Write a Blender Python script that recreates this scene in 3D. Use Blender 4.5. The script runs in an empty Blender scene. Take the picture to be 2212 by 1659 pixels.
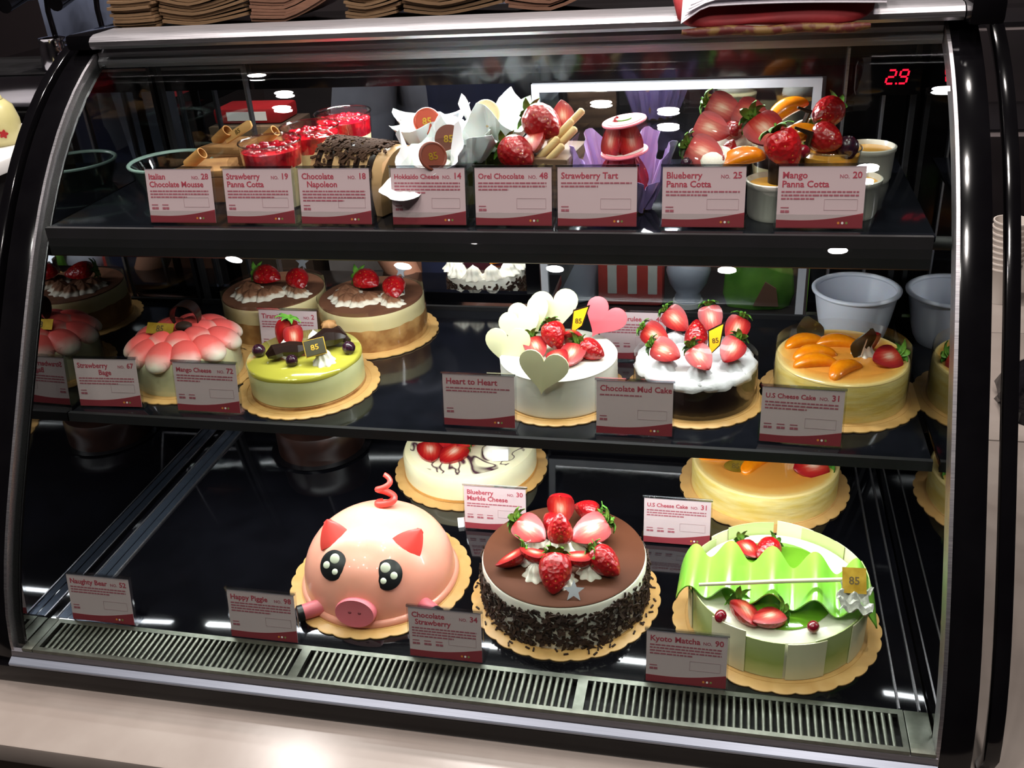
import bpy, bmesh, math, random
from math import sin, cos, pi, sqrt, radians
from mathutils import Matrix, Vector, Euler

random.seed(7)
scene = bpy.context.scene
C = scene.collection

# ------------------------------------------------------------------ camera, world, exposure
CZ = 1.6                                     # eye height of the photographer
cam_d = bpy.data.cameras.new('camera')
cam = bpy.data.objects.new('camera', cam_d)
C.objects.link(cam)
AX = Vector((0.97626536, 0.04337714, -0.21218949))     # case X, Y, Z axes seen in the camera frame
AY = Vector((0.20748166, -0.46827457, 0.85887734))
AZ = Vector((-0.0621073, -0.88251762, -0.4661602))
right = Vector((AX[0], AY[0], AZ[0])); up = -Vector((AX[1], AY[1], AZ[1])); back = -Vector((AX[2], AY[2], AZ[2]))
m3 = Matrix((right, up, back)).transposed().to_4x4()
cam.matrix_world = Matrix.Translation((0, 0, CZ)) @ m3
cam_d.sensor_fit = 'HORIZONTAL'; cam_d.sensor_width = 36.0
cam_d.lens = 36.0 * 2086.325 / 2212.0
cam_d.clip_start = 0.02; cam_d.clip_end = 50
scene.camera = cam

world = bpy.data.worlds.new('world'); scene.world = world
world.use_nodes = True
world.node_tree.nodes['Background'].inputs[0].default_value = (0.55, 0.5, 0.6, 1)
world.node_tree.nodes['Background'].inputs[1].default_value = 0.05

scene.view_settings.view_transform = 'Standard'
scene.view_settings.look = 'None'
scene.view_settings.gamma = 1.0
scene.view_settings.exposure = 0.0
scene.view_settings.use_curve_mapping = False
scene.cycles.transparent_max_bounces = 32
scene.cycles.max_bounces = 10

CEIL_W = 4.8          # watts of each ceiling downlight
LED_TOP, LED_MID, LED_LOW = 5.0, 2.6, 4.4   # watts of the strip lamps in the case

# ------------------------------------------------------------------ helpers: materials
def lin(c):
    return tuple(((v / 12.92) if v <= 0.04045 else ((v + 0.055) / 1.055) ** 2.4) for v in c)
def hexc(h):
    h = h.lstrip('#'); return lin(tuple(int(h[i:i + 2], 16) / 255 for i in (0, 2, 4)))
MATS = {}
def mat(name, col, rough=0.5, metal=0.0, col2=None, nscale=20.0, ndetail=4.0, ncon=(0.35, 0.65), bump=0.0, bscale=60.0,
        spec=0.5, coat=0.0, emit=None, estr=0.0, sss=0.0, trans=0.0, stretch=None, wave=False):
    if name in MATS: return MATS[name]
    m = bpy.data.materials.new(name); m.use_nodes = True
    nt = m.node_tree; b = nt.nodes['Principled BSDF']
    c1 = hexc(col)
    b.inputs['Base Color'].default_value = (*c1, 1)
    b.inputs['Roughness'].default_value = rough; b.inputs['Metallic'].default_value = metal
    b.inputs['Specular IOR Level'].default_value = spec
    b.inputs['Coat Weight'].default_value = coat; b.inputs['Coat Roughness'].default_value = 0.05
    if trans: b.inputs['Transmission Weight'].default_value = trans
    if sss:
        b.inputs['Subsurface Weight'].default_value = sss
        b.inputs['Subsurface Radius'].default_value = (0.006, 0.003, 0.002)
    tc = nt.nodes.new('ShaderNodeTexCoord'); src = tc.outputs['Object']
    if stretch:
        mp = nt.nodes.new('ShaderNodeMapping'); mp.inputs['Scale'].default_value = stretch
        nt.links.new(src, mp.inputs[0]); src = mp.outputs[0]
    if True:
        if wave:
            n = nt.nodes.new('ShaderNodeTexWave'); n.inputs['Scale'].default_value = nscale
            n.inputs['Distortion'].default_value = 6; n.inputs['Detail'].default_value = 3
        else:
            n = nt.nodes.new('ShaderNodeTexNoise'); n.inputs['Scale'].default_value = nscale; n.inputs['Detail'].default_value = ndetail
        nt.links.new(src, n.inputs['Vector'])
        r = nt.nodes.new('ShaderNodeValToRGB')
        r.color_ramp.elements[0].position = ncon[0]; r.color_ramp.elements[1].position = ncon[1]
        c2 = hexc(col2) if col2 else tuple(v * 0.9 for v in c1)
        r.color_ramp.elements[0].color = (*c1, 1); r.color_ramp.elements[1].color = (*c2, 1)
        nt.links.new(n.outputs[1] if wave else n.outputs[0], r.inputs[0]); nt.links.new(r.outputs[0], b.inputs['Base Color'])
    if bump:
        n2 = nt.nodes.new('ShaderNodeTexNoise'); n2.inputs['Scale'].default_value = bscale; n2.inputs['Detail'].default_value = 5
        nt.links.new(src, n2.inputs['Vector'])
        bp = nt.nodes.new('ShaderNodeBump'); bp.inputs['Strength'].default_value = bump; bp.inputs['Distance'].default_value = 0.002
        nt.links.new(n2.outputs[0], bp.inputs['Height']); nt.links.new(bp.outputs[0], b.inputs['Normal'])
    if emit:
        b.inputs['Emission Color'].default_value = (*hexc(emit), 1); b.inputs['Emission Strength'].default_value = estr
    MATS[name] = m
    return m
def axis_ramp(name, axis, stops, rough=0.5, bump=0.0, bscale=80, sss=0.0, coat=0.0, radial=False, lo=-1.0, hi=1.0, noise=0.0, spec=0.5, nstretch=None):
    """colour that belongs to a position on the thing itself (object space)"""
    if name in MATS: return MATS[name]
    m = bpy.data.materials.new(name); m.use_nodes = True
    nt = m.node_tree; b = nt.nodes['Principled BSDF']; L = nt.links
    tc = nt.nodes.new('ShaderNodeTexCoord'); sp = nt.nodes.new('ShaderNodeSeparateXYZ')
    L.new(tc.outputs['Object'], sp.inputs[0])
    if radial:
        vl = nt.nodes.new('ShaderNodeVectorMath'); vl.operation = 'LENGTH'
        mp = nt.nodes.new('ShaderNodeMapping'); mp.inputs['Scale'].default_value = radial
        L.new(tc.outputs['Object'], mp.inputs[0]); L.new(mp.outputs[0], vl.inputs[0]); out = vl.outputs['Value']
    else: out = sp.outputs[axis]
    mr = nt.nodes.new('ShaderNodeMapRange'); mr.inputs[1].default_value = lo; mr.inputs[2].default_value = hi
    if noise:
        nz = nt.nodes.new('ShaderNodeTexNoise'); nz.inputs['Scale'].default_value = bscale
        if nstretch:
            mq = nt.nodes.new('ShaderNodeMapping'); mq.inputs['Scale'].default_value = nstretch
            L.new(tc.outputs['Object'], mq.inputs[0]); L.new(mq.outputs[0], nz.inputs['Vector'])
        else: L.new(tc.outputs['Object'], nz.inputs['Vector'])
        ma = nt.nodes.new('ShaderNodeMath'); ma.operation = 'MULTIPLY_ADD'
        ma.inputs[1].default_value = noise; L.new(nz.outputs[0], ma.inputs[0]); L.new(out, ma.inputs[2]); out = ma.outputs[0]
    L.new(out, mr.inputs[0])
    r = nt.nodes.new('ShaderNodeValToRGB'); L.new(mr.outputs[0], r.inputs[0])
    els = r.color_ramp.elements
    while len(els) < len(stops): els.new(0.5)
    for e, (p, c) in zip(els, stops): e.position = p; e.color = (*hexc(c), 1)
    L.new(r.outputs[0], b.inputs['Base Color'])
    b.inputs['Roughness'].default_value = rough; b.inputs['Coat Weight'].default_value = coat; b.inputs['Specular IOR Level'].default_value = spec
    if sss: b.inputs['Subsurface Weight'].default_value = sss; b.inputs['Subsurface Radius'].default_value = (0.006, 0.003, 0.002)
    if bump:
        n2 = nt.nodes.new('ShaderNodeTexNoise'); n2.inputs['Scale'].default_value = bscale; n2.inputs['Detail'].default_value = 5
        L.new(tc.outputs['Object'], n2.inputs['Vector'])
        bp = nt.nodes.new('ShaderNodeBump'); bp.inputs['Strength'].default_value = bump; bp.inputs['Distance'].default_value = 0.002
        L.new(n2.outputs[0], bp.inputs['Height']); L.new(bp.outputs[0], b.inputs['Normal'])
    MATS[name] = m
    return m
def clear(name, tint='#f6faf8', k=1.0, base=0.0, rough=0.0, ior=1.5):
    """thin clear pane: see-through, mirror-like by Fresnel"""
    if name in MATS: return MATS[name]
    m = bpy.data.materials.new(name); m.use_nodes = True
    nt = m.node_tree; nt.nodes.clear(); L = nt.links
    o = nt.nodes.new('ShaderNodeOutputMaterial'); mx = nt.nodes.new('ShaderNodeMixShader')
    t = nt.nodes.new('ShaderNodeBsdfTransparent'); t.inputs[0].default_value = (*hexc(tint), 1)
    g = nt.nodes.new('ShaderNodeBsdfGlossy'); g.inputs['Roughness'].default_value = rough
    f = nt.nodes.new('ShaderNodeFresnel'); f.inputs[0].default_value = ior
    geo = nt.nodes.new('ShaderNodeNewGeometry')
    # keep the same Fresnel curve on front and back faces (no total internal reflection inside a thin pane)
    inv = nt.nodes.new('ShaderNodeMath'); inv.operation = 'MULTIPLY_ADD'
    inv.inputs[1].default_value = (1.0 / ior - ior); inv.inputs[2].default_value = ior
    L.new(geo.outputs['Backfacing'], inv.inputs[0]); 
    ma = nt.nodes.new('ShaderNodeMath'); ma.operation = 'MULTIPLY_ADD'; ma.inputs[1].default_value = k; ma.inputs[2].default_value = base
    ma.use_clamp = True
    L.new(inv.outputs[0], f.inputs[0])
    L.new(f.outputs[0], ma.inputs[0]); L.new(ma.outputs[0], mx.inputs[0])
    L.new(t.outputs[0], mx.inputs[1]); L.new(g.outputs[0], mx.inputs[2]); L.new(mx.outputs[0], o.inputs[0])
    MATS[name] = m
    return m

# ------------------------------------------------------------------ helpers: meshes
class MB:
    def __init__(s): s.v = []; s.f = []; s.mi = []; s.cur = 0
    def add(s, vs, fs):
        o = len(s.v); s.v += [tuple(v) for v in vs]
        for f in fs: s.f.append(tuple(i + o for i in f)); s.mi.append(s.cur)
        return s
    def box(s, x0, x1, y0, y1, z0, z1, M=None):
        vs = [(x, y, z) for z in (z0, z1) for y in (y0, y1) for x in (x0, x1)]
        if M is not None: vs = [M @ Vector(v) for v in vs]
        return s.add(vs, [(0, 2, 3, 1), (4, 5, 7, 6), (0, 1, 5, 4), (2, 6, 7, 3), (0, 4, 6, 2), (1, 3, 7, 5)])
    def lathe(s, prof, seg=48, fn=None, M=None, a0=0.0, sx=1.0, sy=1.0):
        n = len(prof); vs = []
        for j, (r, z) in enumerate(prof):
            for i in range(seg):
                a = a0 + 2 * pi * i / seg; k = fn(a, j, r, z) if fn else 1.0
                vs.append(Vector((r * k * cos(a) * sx, r * k * sin(a) * sy, z)))
        if M is not None: vs = [M @ v for v in vs]
        fs = []
        for j in range(n - 1):
            for i in range(seg):
                i2 = (i + 1) % seg
                fs.append((j * seg + i, j * seg + i2, (j + 1) * seg + i2, (j + 1) * seg + i))
        rs = [p[0] for p in prof]
        if min(rs) > 0.75 * max(rs):                 # a ring: close the section instead of capping it
            fs += [((n - 1) * seg + i, (n - 1) * seg + (i + 1) % seg, (i + 1) % seg, i) for i in range(seg)]
        else:
            fs.append(tuple(reversed(range(seg)))); fs.append(tuple((n - 1) * seg + i for i in range(seg)))
        return s.add(vs, fs)
    def ell(s, c, r, seg=16, rings=10, M=None):
        prof = [(max(sin(pi * j / rings), 0.02), -cos(pi * j / rings)) for j in range(rings + 1)]
        T = Matrix.Translation(c) @ Matrix.Diagonal((*r, 1))
        if M is not None: T = M @ T
        return s.lathe(prof, seg, M=T)
    def tube(s, pts, rad, seg=8):
        pts = [Vector(p) for p in pts]; n = len(pts); vs = []; prev = None
        for i, p in enumerate(pts):
            t = (pts[min(i + 1, n - 1)] - pts[max(i - 1, 0)]).normalized()
            if prev is None:
                a = Vector((0, 0, 1)) if abs(t.z) < 0.9 else Vector((1, 0, 0)); u = t.cross(a).normalized()
            else: u = (prev - t * prev.dot(t)).normalized()
            prev = u; w = t.cross(u); r = rad[i] if isinstance(rad, (list, tuple)) else rad
            for k in range(seg):
                a = 2 * pi * k / seg; vs.append(p + u * (r * cos(a)) + w * (r * sin(a)))
        fs = []
        for i in range(n - 1):
            for k in range(seg):
                k2 = (k + 1) % seg; fs.append((i * seg + k, i * seg + k2, (i + 1) * seg + k2, (i + 1) * seg + k))
        fs.append(tuple(reversed(range(seg)))); fs.append(tuple((n - 1) * seg + k for k in range(seg)))
        return s.add(vs, fs)
    def prism(s, poly, z0, z1, M=None):
        n = len(poly)
        vs = [Vector((x, y, z0)) for x, y in poly] + [Vector((x, y, z1)) for x, y in poly]
        if M is not None: vs = [M @ v for v in vs]
        return s.add(vs, [tuple(reversed(range(n))), tuple(range(n, 2 * n))] + [(i, (i + 1) % n, n + (i + 1) % n, n + i) for i in range(n)])
    def grid(s, fn, nu, nv, thick=0.0, closed_u=False):
        P = [[Vector(fn(i / (nu if closed_u else nu - 1), j / (nv - 1))) for j in range(nv)] for i in range(nu)]
        def idx(i, j, l): return (l * nu + i) * nv + j
        vs = [P[i][j] for i in range(nu) for j in range(nv)]
        rng = range(nu) if closed_u else range(nu - 1)
        fs = [(idx(i, j, 0), idx((i + 1) % nu, j, 0), idx((i + 1) % nu, j + 1, 0), idx(i, j + 1, 0)) for i in rng for j in range(nv - 1)]
        if thick:
            N = []
            for i in range(nu):
                for j in range(nv):
                    a = P[(i + 1) % nu if closed_u else min(i + 1, nu - 1)][j] - P[(i - 1) % nu if closed_u else max(i - 1, 0)][j]
                    b = P[i][min(j + 1, nv - 1)] - P[i][max(j - 1, 0)]
                    n = a.cross(b); N.append(n.normalized() if n.length > 1e-12 else Vector((0, 0, 1)))
            vs = vs + [v - n * thick for v, n in zip(vs, N)]
            fs = fs + [(idx(i, j + 1, 1), idx((i + 1) % nu, j + 1, 1), idx((i + 1) % nu, j, 1), idx(i, j, 1)) for i in rng for j in range(nv - 1)]
            for i in rng:
                i2 = (i + 1) % nu
                fs.append((idx(i2, 0, 0), idx(i, 0, 0), idx(i, 0, 1), idx(i2, 0, 1)))
                fs.append((idx(i, nv - 1, 0), idx(i2, nv - 1, 0), idx(i2, nv - 1, 1), idx(i, nv - 1, 1)))
            if not closed_u:
                for j in range(nv - 1):
                    fs.append((idx(0, j, 0), idx(0, j + 1, 0), idx(0, j + 1, 1), idx(0, j, 1)))
                    fs.append((idx(nu - 1, j + 1, 0), idx(nu - 1, j, 0), idx(nu - 1, j, 1), idx(nu - 1, j + 1, 1)))
        return s.add(vs, fs)
    def mesh(s, name, mats, smooth=35, bevel=0.0):
        me = bpy.data.meshes.new(name); me.from_pydata(s.v, [], s.f)
        for m in (mats if isinstance(mats, (list, tuple)) else [mats]): me.materials.append(m)
        me.polygons.foreach_set('material_index', s.mi)
        if bevel:
            bm = bmesh.new(); bm.from_mesh(me)
            es = [e for e in bm.edges if len(e.link_faces) == 2 and e.calc_face_angle(0) > 0.6]
            bmesh.ops.bevel(bm, geom=es, offset=bevel, segments=2, profile=0.6, affect='EDGES', clamp_overlap=True)
            bm.to_mesh(me); bm.free()
        if smooth:
            me.polygons.foreach_set('use_smooth', [True] * len(me.polygons))
            me.set_sharp_from_angle(angle=radians(smooth))
        me.update()
        return me
def put(name, me, parent=None, loc=(0, 0, 0), rot=None, scale=None, M=None, label=None):
    o = bpy.data.objects.new(name, me); C.objects.link(o)
    if parent: o.parent = parent
    if M is not None: o.matrix_basis = M
    else:
        o.location = loc
        if rot: o.rotation_euler = rot
        if scale: o.scale = (scale,) * 3 if isinstance(scale, (int, float)) else scale
    if label: o['label'] = label
    return o
def part(name, mb, mats, parent, smooth=35, bevel=0.0, label=None, **k):
    return put(name, mb.mesh(name, mats, smooth, bevel), parent, label=label, **k)
def tag(o, label, cat, group=None, kind=None):
    o['label'] = label; o['category'] = cat
    if group: o['group'] = group
    if kind: o['kind'] = kind
    return o
def thing(name, label, cat, loc=(0, 0, 0), rotz=0.0, group=None):
    o = bpy.data.objects.new(name, None); C.objects.link(o)
    o.empty_display_size = 0.02
    o.location = loc; o.rotation_euler = (0, 0, rotz)
    return tag(o, label, cat, group)
def structure(o): o['kind'] = 'structure'; return o
def frame_of(xd, zd, loc=(0, 0, 0), s=1.0):
    x = Vector(xd).normalized(); z = Vector(zd); z = (z - x * z.dot(x)).normalized(); y = z.cross(x)
    M = Matrix((x, y, z)).transposed().to_4x4()
    sc = (s, s, s) if isinstance(s, (int, float)) else s
    return Matrix.Translation(loc) @ M @ Matrix.Diagonal((*sc, 1))
def circ(r, n=32, cx=0, cy=0, sx=1.0, sy=1.0): return [(cx + r * sx * cos(2 * pi * i / n), cy + r * sy * sin(2 * pi * i / n)) for i in range(n)]
def Z(z): return CZ + z
FONTS = {}
def text_mesh(s, size, mt, bold=0.0, align='LEFT', shear=0.0):
    key = (s, size, mt.name, bold, align)
    if key in FONTS: return FONTS[key]
    cu = bpy.data.curves.new('lettering', 'FONT'); cu.body = s; cu.size = size; cu.offset = bold * size; cu.align_x = align
    cu.extrude = 0.00012; cu.resolution_u = 2; cu.shear = shear
    ob = bpy.data.objects.new('lettering_tmp', cu); C.objects.link(ob)
    bpy.context.view_layer.update()
    me = bpy.data.meshes.new_from_object(ob.evaluated_get(bpy.context.evaluated_depsgraph_get()))
    bpy.data.objects.remove(ob); bpy.data.curves.remove(cu)
    me.materials.clear(); me.materials.append(mt); me.name = 'lettering'
    FONTS[key] = me
    return me

# ------------------------------------------------------------------ materials of the place
M_black = mat('black enamel', '#080709', 0.10, col2='#0b0a0c', spec=0.3)
M_blackm = mat('matt black', '#0d0c0e', 0.6, col2='#131115')
M_deck = mat('black glass deck', '#07070a', 0.06, col2='#0a0a0e', spec=0.6)
M_shelf = mat('black shelf glass', '#101116', 0.10, col2='#15161c', spec=0.6)
M_alu = mat('brushed aluminium', '#c2bec2', 0.4, 1.0, col2='#8f8c90', nscale=60, stretch=(0.3, 30, 30), bump=0.04)
M_alud = mat('dark satin aluminium', '#a29fa4', 0.5, 1.0, col2='#918e93', nscale=60, stretch=(0.3, 30, 30))
M_grille = mat('satin nickel grille', '#74766c', 0.42, 1.0, col2='#65685e', nscale=90)
M_mirror = mat('polished end mirror', '#9a9a9c', 0.02, 1.0, col2='#929295', nscale=4)
M_glass = clear('curved front glass', '#f4f8f6', 1.0, 0.012)
M_doorglass = clear('door glass', '#e6eaec', 1.4, 0.05)
M_acryl = clear('clear acrylic', '#f3f4f6', 1.0, 0.02)
M_film = clear('clear plastic film', '#fbfbfa', 1.2, 0.02, 0.05)
M_stone = mat('beige stone', '#958b84', 0.22, col2='#8a7f78', nscale=9, ndetail=8, bump=0.05, bscale=30)
M_stoneside = mat('beige counter front', '#8f8278', 0.45, col2='#857769', nscale=6)
M_dark = mat('dark back wall', '#1c1519', 0.7, col2='#241a1d', nscale=3)
M_ceil = mat('dark ceiling', '#2a262b', 0.8, col2='#231f24', nscale=2)
M_floor = mat('dark floor tile', '#3a332f', 0.35, col2='#2d2724', nscale=4)
M_white = mat('white plastic', '#e8e6e4', 0.35, col2='#dcdad8', nscale=12)

# ------------------------------------------------------------------ the room
structure(part('floor', MB().box(-3.2, 2.6, -3.2, 3.6, -0.05, 0.0), M_floor, None, smooth=0))
structure(part('ceiling', MB().box(-3.2, 2.6, -3.2, 3.6, 3.03, 3.08), M_ceil, None, smooth=0))
structure(part('wall_back', MB().box(-3.2, 2.6, 3.5, 3.6, 0, 3.03), M_dark, None, smooth=0))
structure(part('wall_front', MB().box(-3.2, 2.6, -3.2, -3.1, 0, 3.03), M_dark, None, smooth=0))
structure(part('wall_left', MB().box(-3.2, -3.1, -3.1, 3.5, 0, 3.03), M_dark, None, smooth=0))
structure(part('wall_right', MB().box(2.5, 2.6, -3.1, 3.5, 0, 3.03), M_dark, None, smooth=0))

spots = [(-1.35, 1.46, 'above the left end of the cake case'), (-1.35, 1.25, 'second above the left end of the cake case'),
         (-1.46, 0.15, 'left of the photographer'), (-0.375, 1.46, 'rear of the pair over the middle of the case'),
         (-0.37, 1.24, 'front of the pair over the middle of the case'), (-0.18, 1.14, 'rear of the pair over the fruit cups'),
         (-0.18, 0.96, 'front of the pair over the fruit cups'), (-0.87, 0.37, 'single one before the paper cups'),
         (-0.87, -0.26, 'behind the photographer to the left'), (0.375, 0.52, 'rear of the right pair before the case'),
         (0.37, 0.38, 'front of the right pair before the case'), (0.35, -0.18, 'rear of the pair behind the photographer'),
         (0.35, -0.31, 'front of the pair behind the photographer'), (-1.87, -0.5, 'leftmost of the rear row'),
         (-1.19, -0.54, 'second from left in the rear row'), (-0.61, -0.54, 'third in the rear row'),
         (0.0, -0.52, 'rightmost of the rear row'), (0.54, 1.33, 'over the right end of the case'),
         (-1.47, 1.75, 'over the coffee machine'), (-0.75, 1.98, 'added to brighten the brown carton'), (-0.30, 1.98, 'added to brighten the striped towel'), (0.10, 1.98, 'added to brighten the green bag'), (0.4, 2.0, 'over the right service counter')]  # carton, towel and green bag lamps are added to brighten the back counter
ring_me = MB().lathe([(0.036, 0.0), (0.046, -0.002), (0.046, -0.008), (0.038, -0.012), (0.036, -0.006)], 32).mesh('trim_ring', M_alu)
for x, y, where in spots:
    t = thing('ceiling_downlight', 'small round ceiling downlight, ' + where, 'ceiling light', (x, y, 3.03), group='ceiling downlights')
    put('trim_ring', ring_me, t)
    ld = bpy.data.lights.new('downlight_lamp', 'AREA'); ld.shape = 'DISK'; ld.size = 0.062; ld.energy = CEIL_W * (1.35 if y < 0.7 else 2.4 if y > 1.7 and x < 0.2 else 1.0); ld.color = (1.0, 0.93, 0.88)
    put('downlight_lamp', ld, t, (0, 0, -0.013))

# stone counter that carries the case and runs on to its right
t = thing('stone_counter', 'beige polished stone counter under the cake case', 'counter', (0, 0, 0))
sl = MB().box(-2.3, 1.4, 0.662, 1.5, 0.69, 0.72)
part('counter_slab', sl, M_stone, t, bevel=0.004)
sl = MB().box(0.33, 1.4, 1.502, 1.93, 0.69, 0.72); part('counter_slab', sl, M_stone, t, bevel=0.002)
sl = MB().box(0.33, 1.4, 1.932, 2.38, 0.69, 0.72); part('counter_slab', sl, M_stone, t, bevel=0.002)
part('counter_front', MB().box(-2.28, 1.38, 0.70, 0.74, 0.0, 0.689), M_stoneside, t, smooth=0)
part('counter_side', MB().box(0.35, 1.38, 1.49, 2.36, 0.0, 0.689), M_stoneside, t, smooth=0)

# ------------------------------------------------------------------ the display case
XL, XR = -0.87, 0.235
PROF = [(1.2743, -0.1773), (1.243, -0.1905), (1.2123, -0.2065), (1.1825, -0.2248), (1.154, -0.2454), (1.127, -0.2678), (1.1015, -0.2918),
        (1.0774, -0.3172), (1.0546, -0.3436), (1.0331, -0.371), (1.0125, -0.3991), (0.9928, -0.4277), (0.9736, -0.4567), (0.9547, -0.4859),
        (0.9361, -0.5153), (0.9175, -0.5448), (0.8988, -0.5744), (0.8802, -0.604), (0.8617, -0.6337), (0.8434, -0.6636), (0.8258, -0.6939),
        (0.8094, -0.7246), (0.7947, -0.756), (0.7826, -0.7883), (0.7741, -0.8219), (0.7705, -0.846)]
def offs(d):
    out = []
    n = len(PROF)
    for i, (y, z) in enumerate(PROF):
        a = PROF[max(i - 1, 0)]; b = PROF[min(i + 1, n - 1)]
        ty, tz = b[0] - a[0], b[1] - a[1]; l = math.hypot(ty, tz)
        ny, nz = tz / l, -ty / l                # outward (towards the customer, up)
        if ny > 0: ny, nz = -ny, -nz
        out.append((y + ny * d, z + nz * d))
    return out
def loft(x0, x1, d0, d1, dy=0.0, extra=None):
    """band that follows the glass curve: from x0 to x1, from offset d0 (outer) to d1 (inner)"""
    A = offs(d0); B = offs(d1); mb = MB(); n = len(A); vs = []
    if extra: A = A + [extra]; B = B + [(extra[0] + (d0 - d1), extra[1])]; n += 1
    for (ya, za), (yb, zb) in zip(A, B):
        vs += [(x0, ya + dy, Z(za)), (x1, ya + dy, Z(za)), (x1, yb + dy, Z(zb)), (x0, yb + dy, Z(zb))]
    fs = [tuple(4 * i + k for k in c) for i in range(n - 1) for c in ((0, 1, 5, 4), (1, 2, 6, 5), (2, 3, 7, 6), (3, 0, 4, 7))]
    fs += [(3, 2, 1, 0), tuple(4 * (n - 1) + k for k in (0, 1, 2, 3))]
    return mb.add(vs, fs)
case = thing('cake_display_case', 'black cake display case with curved front glass and two shelves', 'display case', (0, 0, 0))
part('front_glass', loft(XL + 0.001, XR - 0.001, 0.0, -0.006), M_glass, case)
for x0, x1, s in ((XL - 0.036, XL, -1), (XR, XR + 0.033, 1)):
    p = part('end_frame', loft(x0, x1, 0.003, -0.026, extra=(0.762, -0.878)), M_black, case, bevel=0.002)
    xi = XL if s < 0 else XR
    part('inner_trim', loft(xi - (0.001 if s < 0 else 0.003), xi + (0.003 if s < 0 else 0.001), 0.0045, -0.0165), M_alu, p)
    xo = x0 - 0.036 if s < 0 else x1 + 0.016
    part('outer_bar', loft(xo, xo + 0.015, 0.0, -0.014, dy=0.012, extra=(0.785, -0.878)), M_black, case, bevel=0.002)
    # polished end panel: outline follows the glass, straight at the back
    poly = [(y, Z(z)) for y, z in offs(-0.0075)] + [(1.40, Z(-0.846)), (1.40, Z(-0.18))]
    M = Matrix(((0, 0, 1, 0), (1, 0, 0, 0), (0, 1, 0, 0), (0, 0, 0, 1)))
    xa = -0.859 if s < 0 else XR
    part('end_mirror', MB().prism(poly, xa, xa + 0.004, M), M_mirror, case, smooth=0)
    xb = XL - 0.012 if s < 0 else XR + 0.005
    part('end_panel', MB().prism(poly, xb, xb + 0.007, M), M_black, case, smooth=0)
# top rail and lid
def xprism(sec, x0, x1): return MB().prism(sec, x0, x1, Matrix(((0, 0, 1, 0), (1, 0, 0, 0), (0, 1, 0, CZ), (0, 0, 0, 1))))
part('top_rail', xprism([(1.222, -0.172), (1.222, -0.166), (1.227, -0.161), (1.236, -0.158), (1.285, -0.157), (1.285, -0.176), (1.226, -0.176)], XL + 0.012, XR + 0.012), M_alu, case, smooth=20)
part('glass_clamp', xprism([(1.252, -0.180), (1.247, -0.184), (1.2478, -0.190), (1.2425, -0.1945), (1.2435, -0.2035), (1.262, -0.2045), (1.275, -0.18)], XL + 0.004, XR - 0.004), M_alud, case, smooth=20)
part('lid', MB().box(XL - 0.03, XR + 0.03, 1.286, 1.43, Z(-0.178), Z(-0.162)), M_black, case, bevel=0.003)
part('end_cap', MB().box(XL - 0.034, XL + 0.01, 1.235, 1.40, Z(-0.179), Z(-0.158)), M_black, case, bevel=0.006)
part('end_cap', MB().box(XR + 0.013, XR + 0.05, 1.20, 1.40, Z(-0.179), Z(-0.15)), M_black, case, bevel=0.006)
# base, bottom rail, deck
part('base', MB().box(XL - 0.034, XR + 0.032, 0.757, 1.43, 0.7205, Z(-0.8525)), M_black, case, bevel=0.002)
M_rail = mat('satin silver rail', '#8d92a0', 0.35, 0.35, col2='#838895', nscale=60, stretch=(0.3, 30, 30))
part('bottom_rail', xprism([(0.7555, -0.8500), (0.7550, -0.8470), (0.7560, -0.8455), (0.7632, -0.8415), (0.7640, -0.8500)], XL, XR), M_rail, case, smooth=20)
part('inner_ledge', xprism([(0.7642, -0.8500), (0.7642, -0.8405), (0.7662, -0.8345), (0.772, -0.8342), (0.772, -0.8500)], XL, XR), M_alud, case, smooth=20)
part('trough', MB().box(XL + 0.001, XR - 0.001, 0.773, 0.823, Z(-0.8515), Z(-0.846)), M_blackm, case, smooth=0)
part('deck_panel', MB().box(XL + 0.001, XR - 0.001, 0.825, 1.40, Z(-0.852), Z(-0.8325)), M_deck, case, bevel=0.001)
for x in (-0.846, -0.8175, 0.2045, 0.2255):
    part('deck_strip', MB().box(x - 0.001, x + 0.001, 0.828, 1.36, Z(-0.8325), Z(-0.8305)), M_alu, case, smooth=0)
M_side = mat('blue grey side plate', '#5d6676', 0.22, 0.8, col2='#525b6a', nscale=8)
for xa_, xb_ in ((-0.8445, -0.8320), (-0.8300, -0.8190)):
    part('deck_side_plate', MB().box(xa_, xb_, 0.830, 1.36, Z(-0.8325), Z(-0.8318)), M_side, case, smooth=0)
# air grille in three lengths, every slat its own piece
slat_me = MB().prism([(-0.0023, -0.002), (-0.0023, 0.0008), (-0.0011, 0.002), (0.0011, 0.002), (0.0023, 0.0008), (0.0023, -0.002)], 0.0, 0.046,
                     Matrix(((1, 0, 0, 0), (0, 0, 1, 0), (0, 1, 0, 0), (0, 0, 0, 1)))).mesh('slat', M_grille, 50)
cut = [-0.838, -0.486, -0.142, 0.207]
for k in range(3):
    a, b = cut[k], cut[k + 1]; mb = MB()
    mb.box(a, b, 0.7665, 0.7725, Z(-0.834), Z(-0.829)).box(a, b, 0.8175, 0.8245, Z(-0.834), Z(-0.829))
    mb.box(a, a + 0.006, 0.7725, 0.8175, Z(-0.834), Z(-0.829)).box(b - 0.006, b, 0.7725, 0.8175, Z(-0.834), Z(-0.829))
    g = part('air_grille', mb, M_grille, case, smooth=0)
    n = int((b - a - 0.012) / 0.0078); stp = (b - a - 0.012) / n
    for i in range(1, n): put('slat', slat_me, g, (a + 0.006 + i * stp, 0.772, Z(-0.8312)))
part('end_plate', MB().box(XL + 0.016, cut[0] - 0.001, 0.7665, 0.8245, Z(-0.834), Z(-0.829)), M_grille, case, bevel=0.0008)
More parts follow.
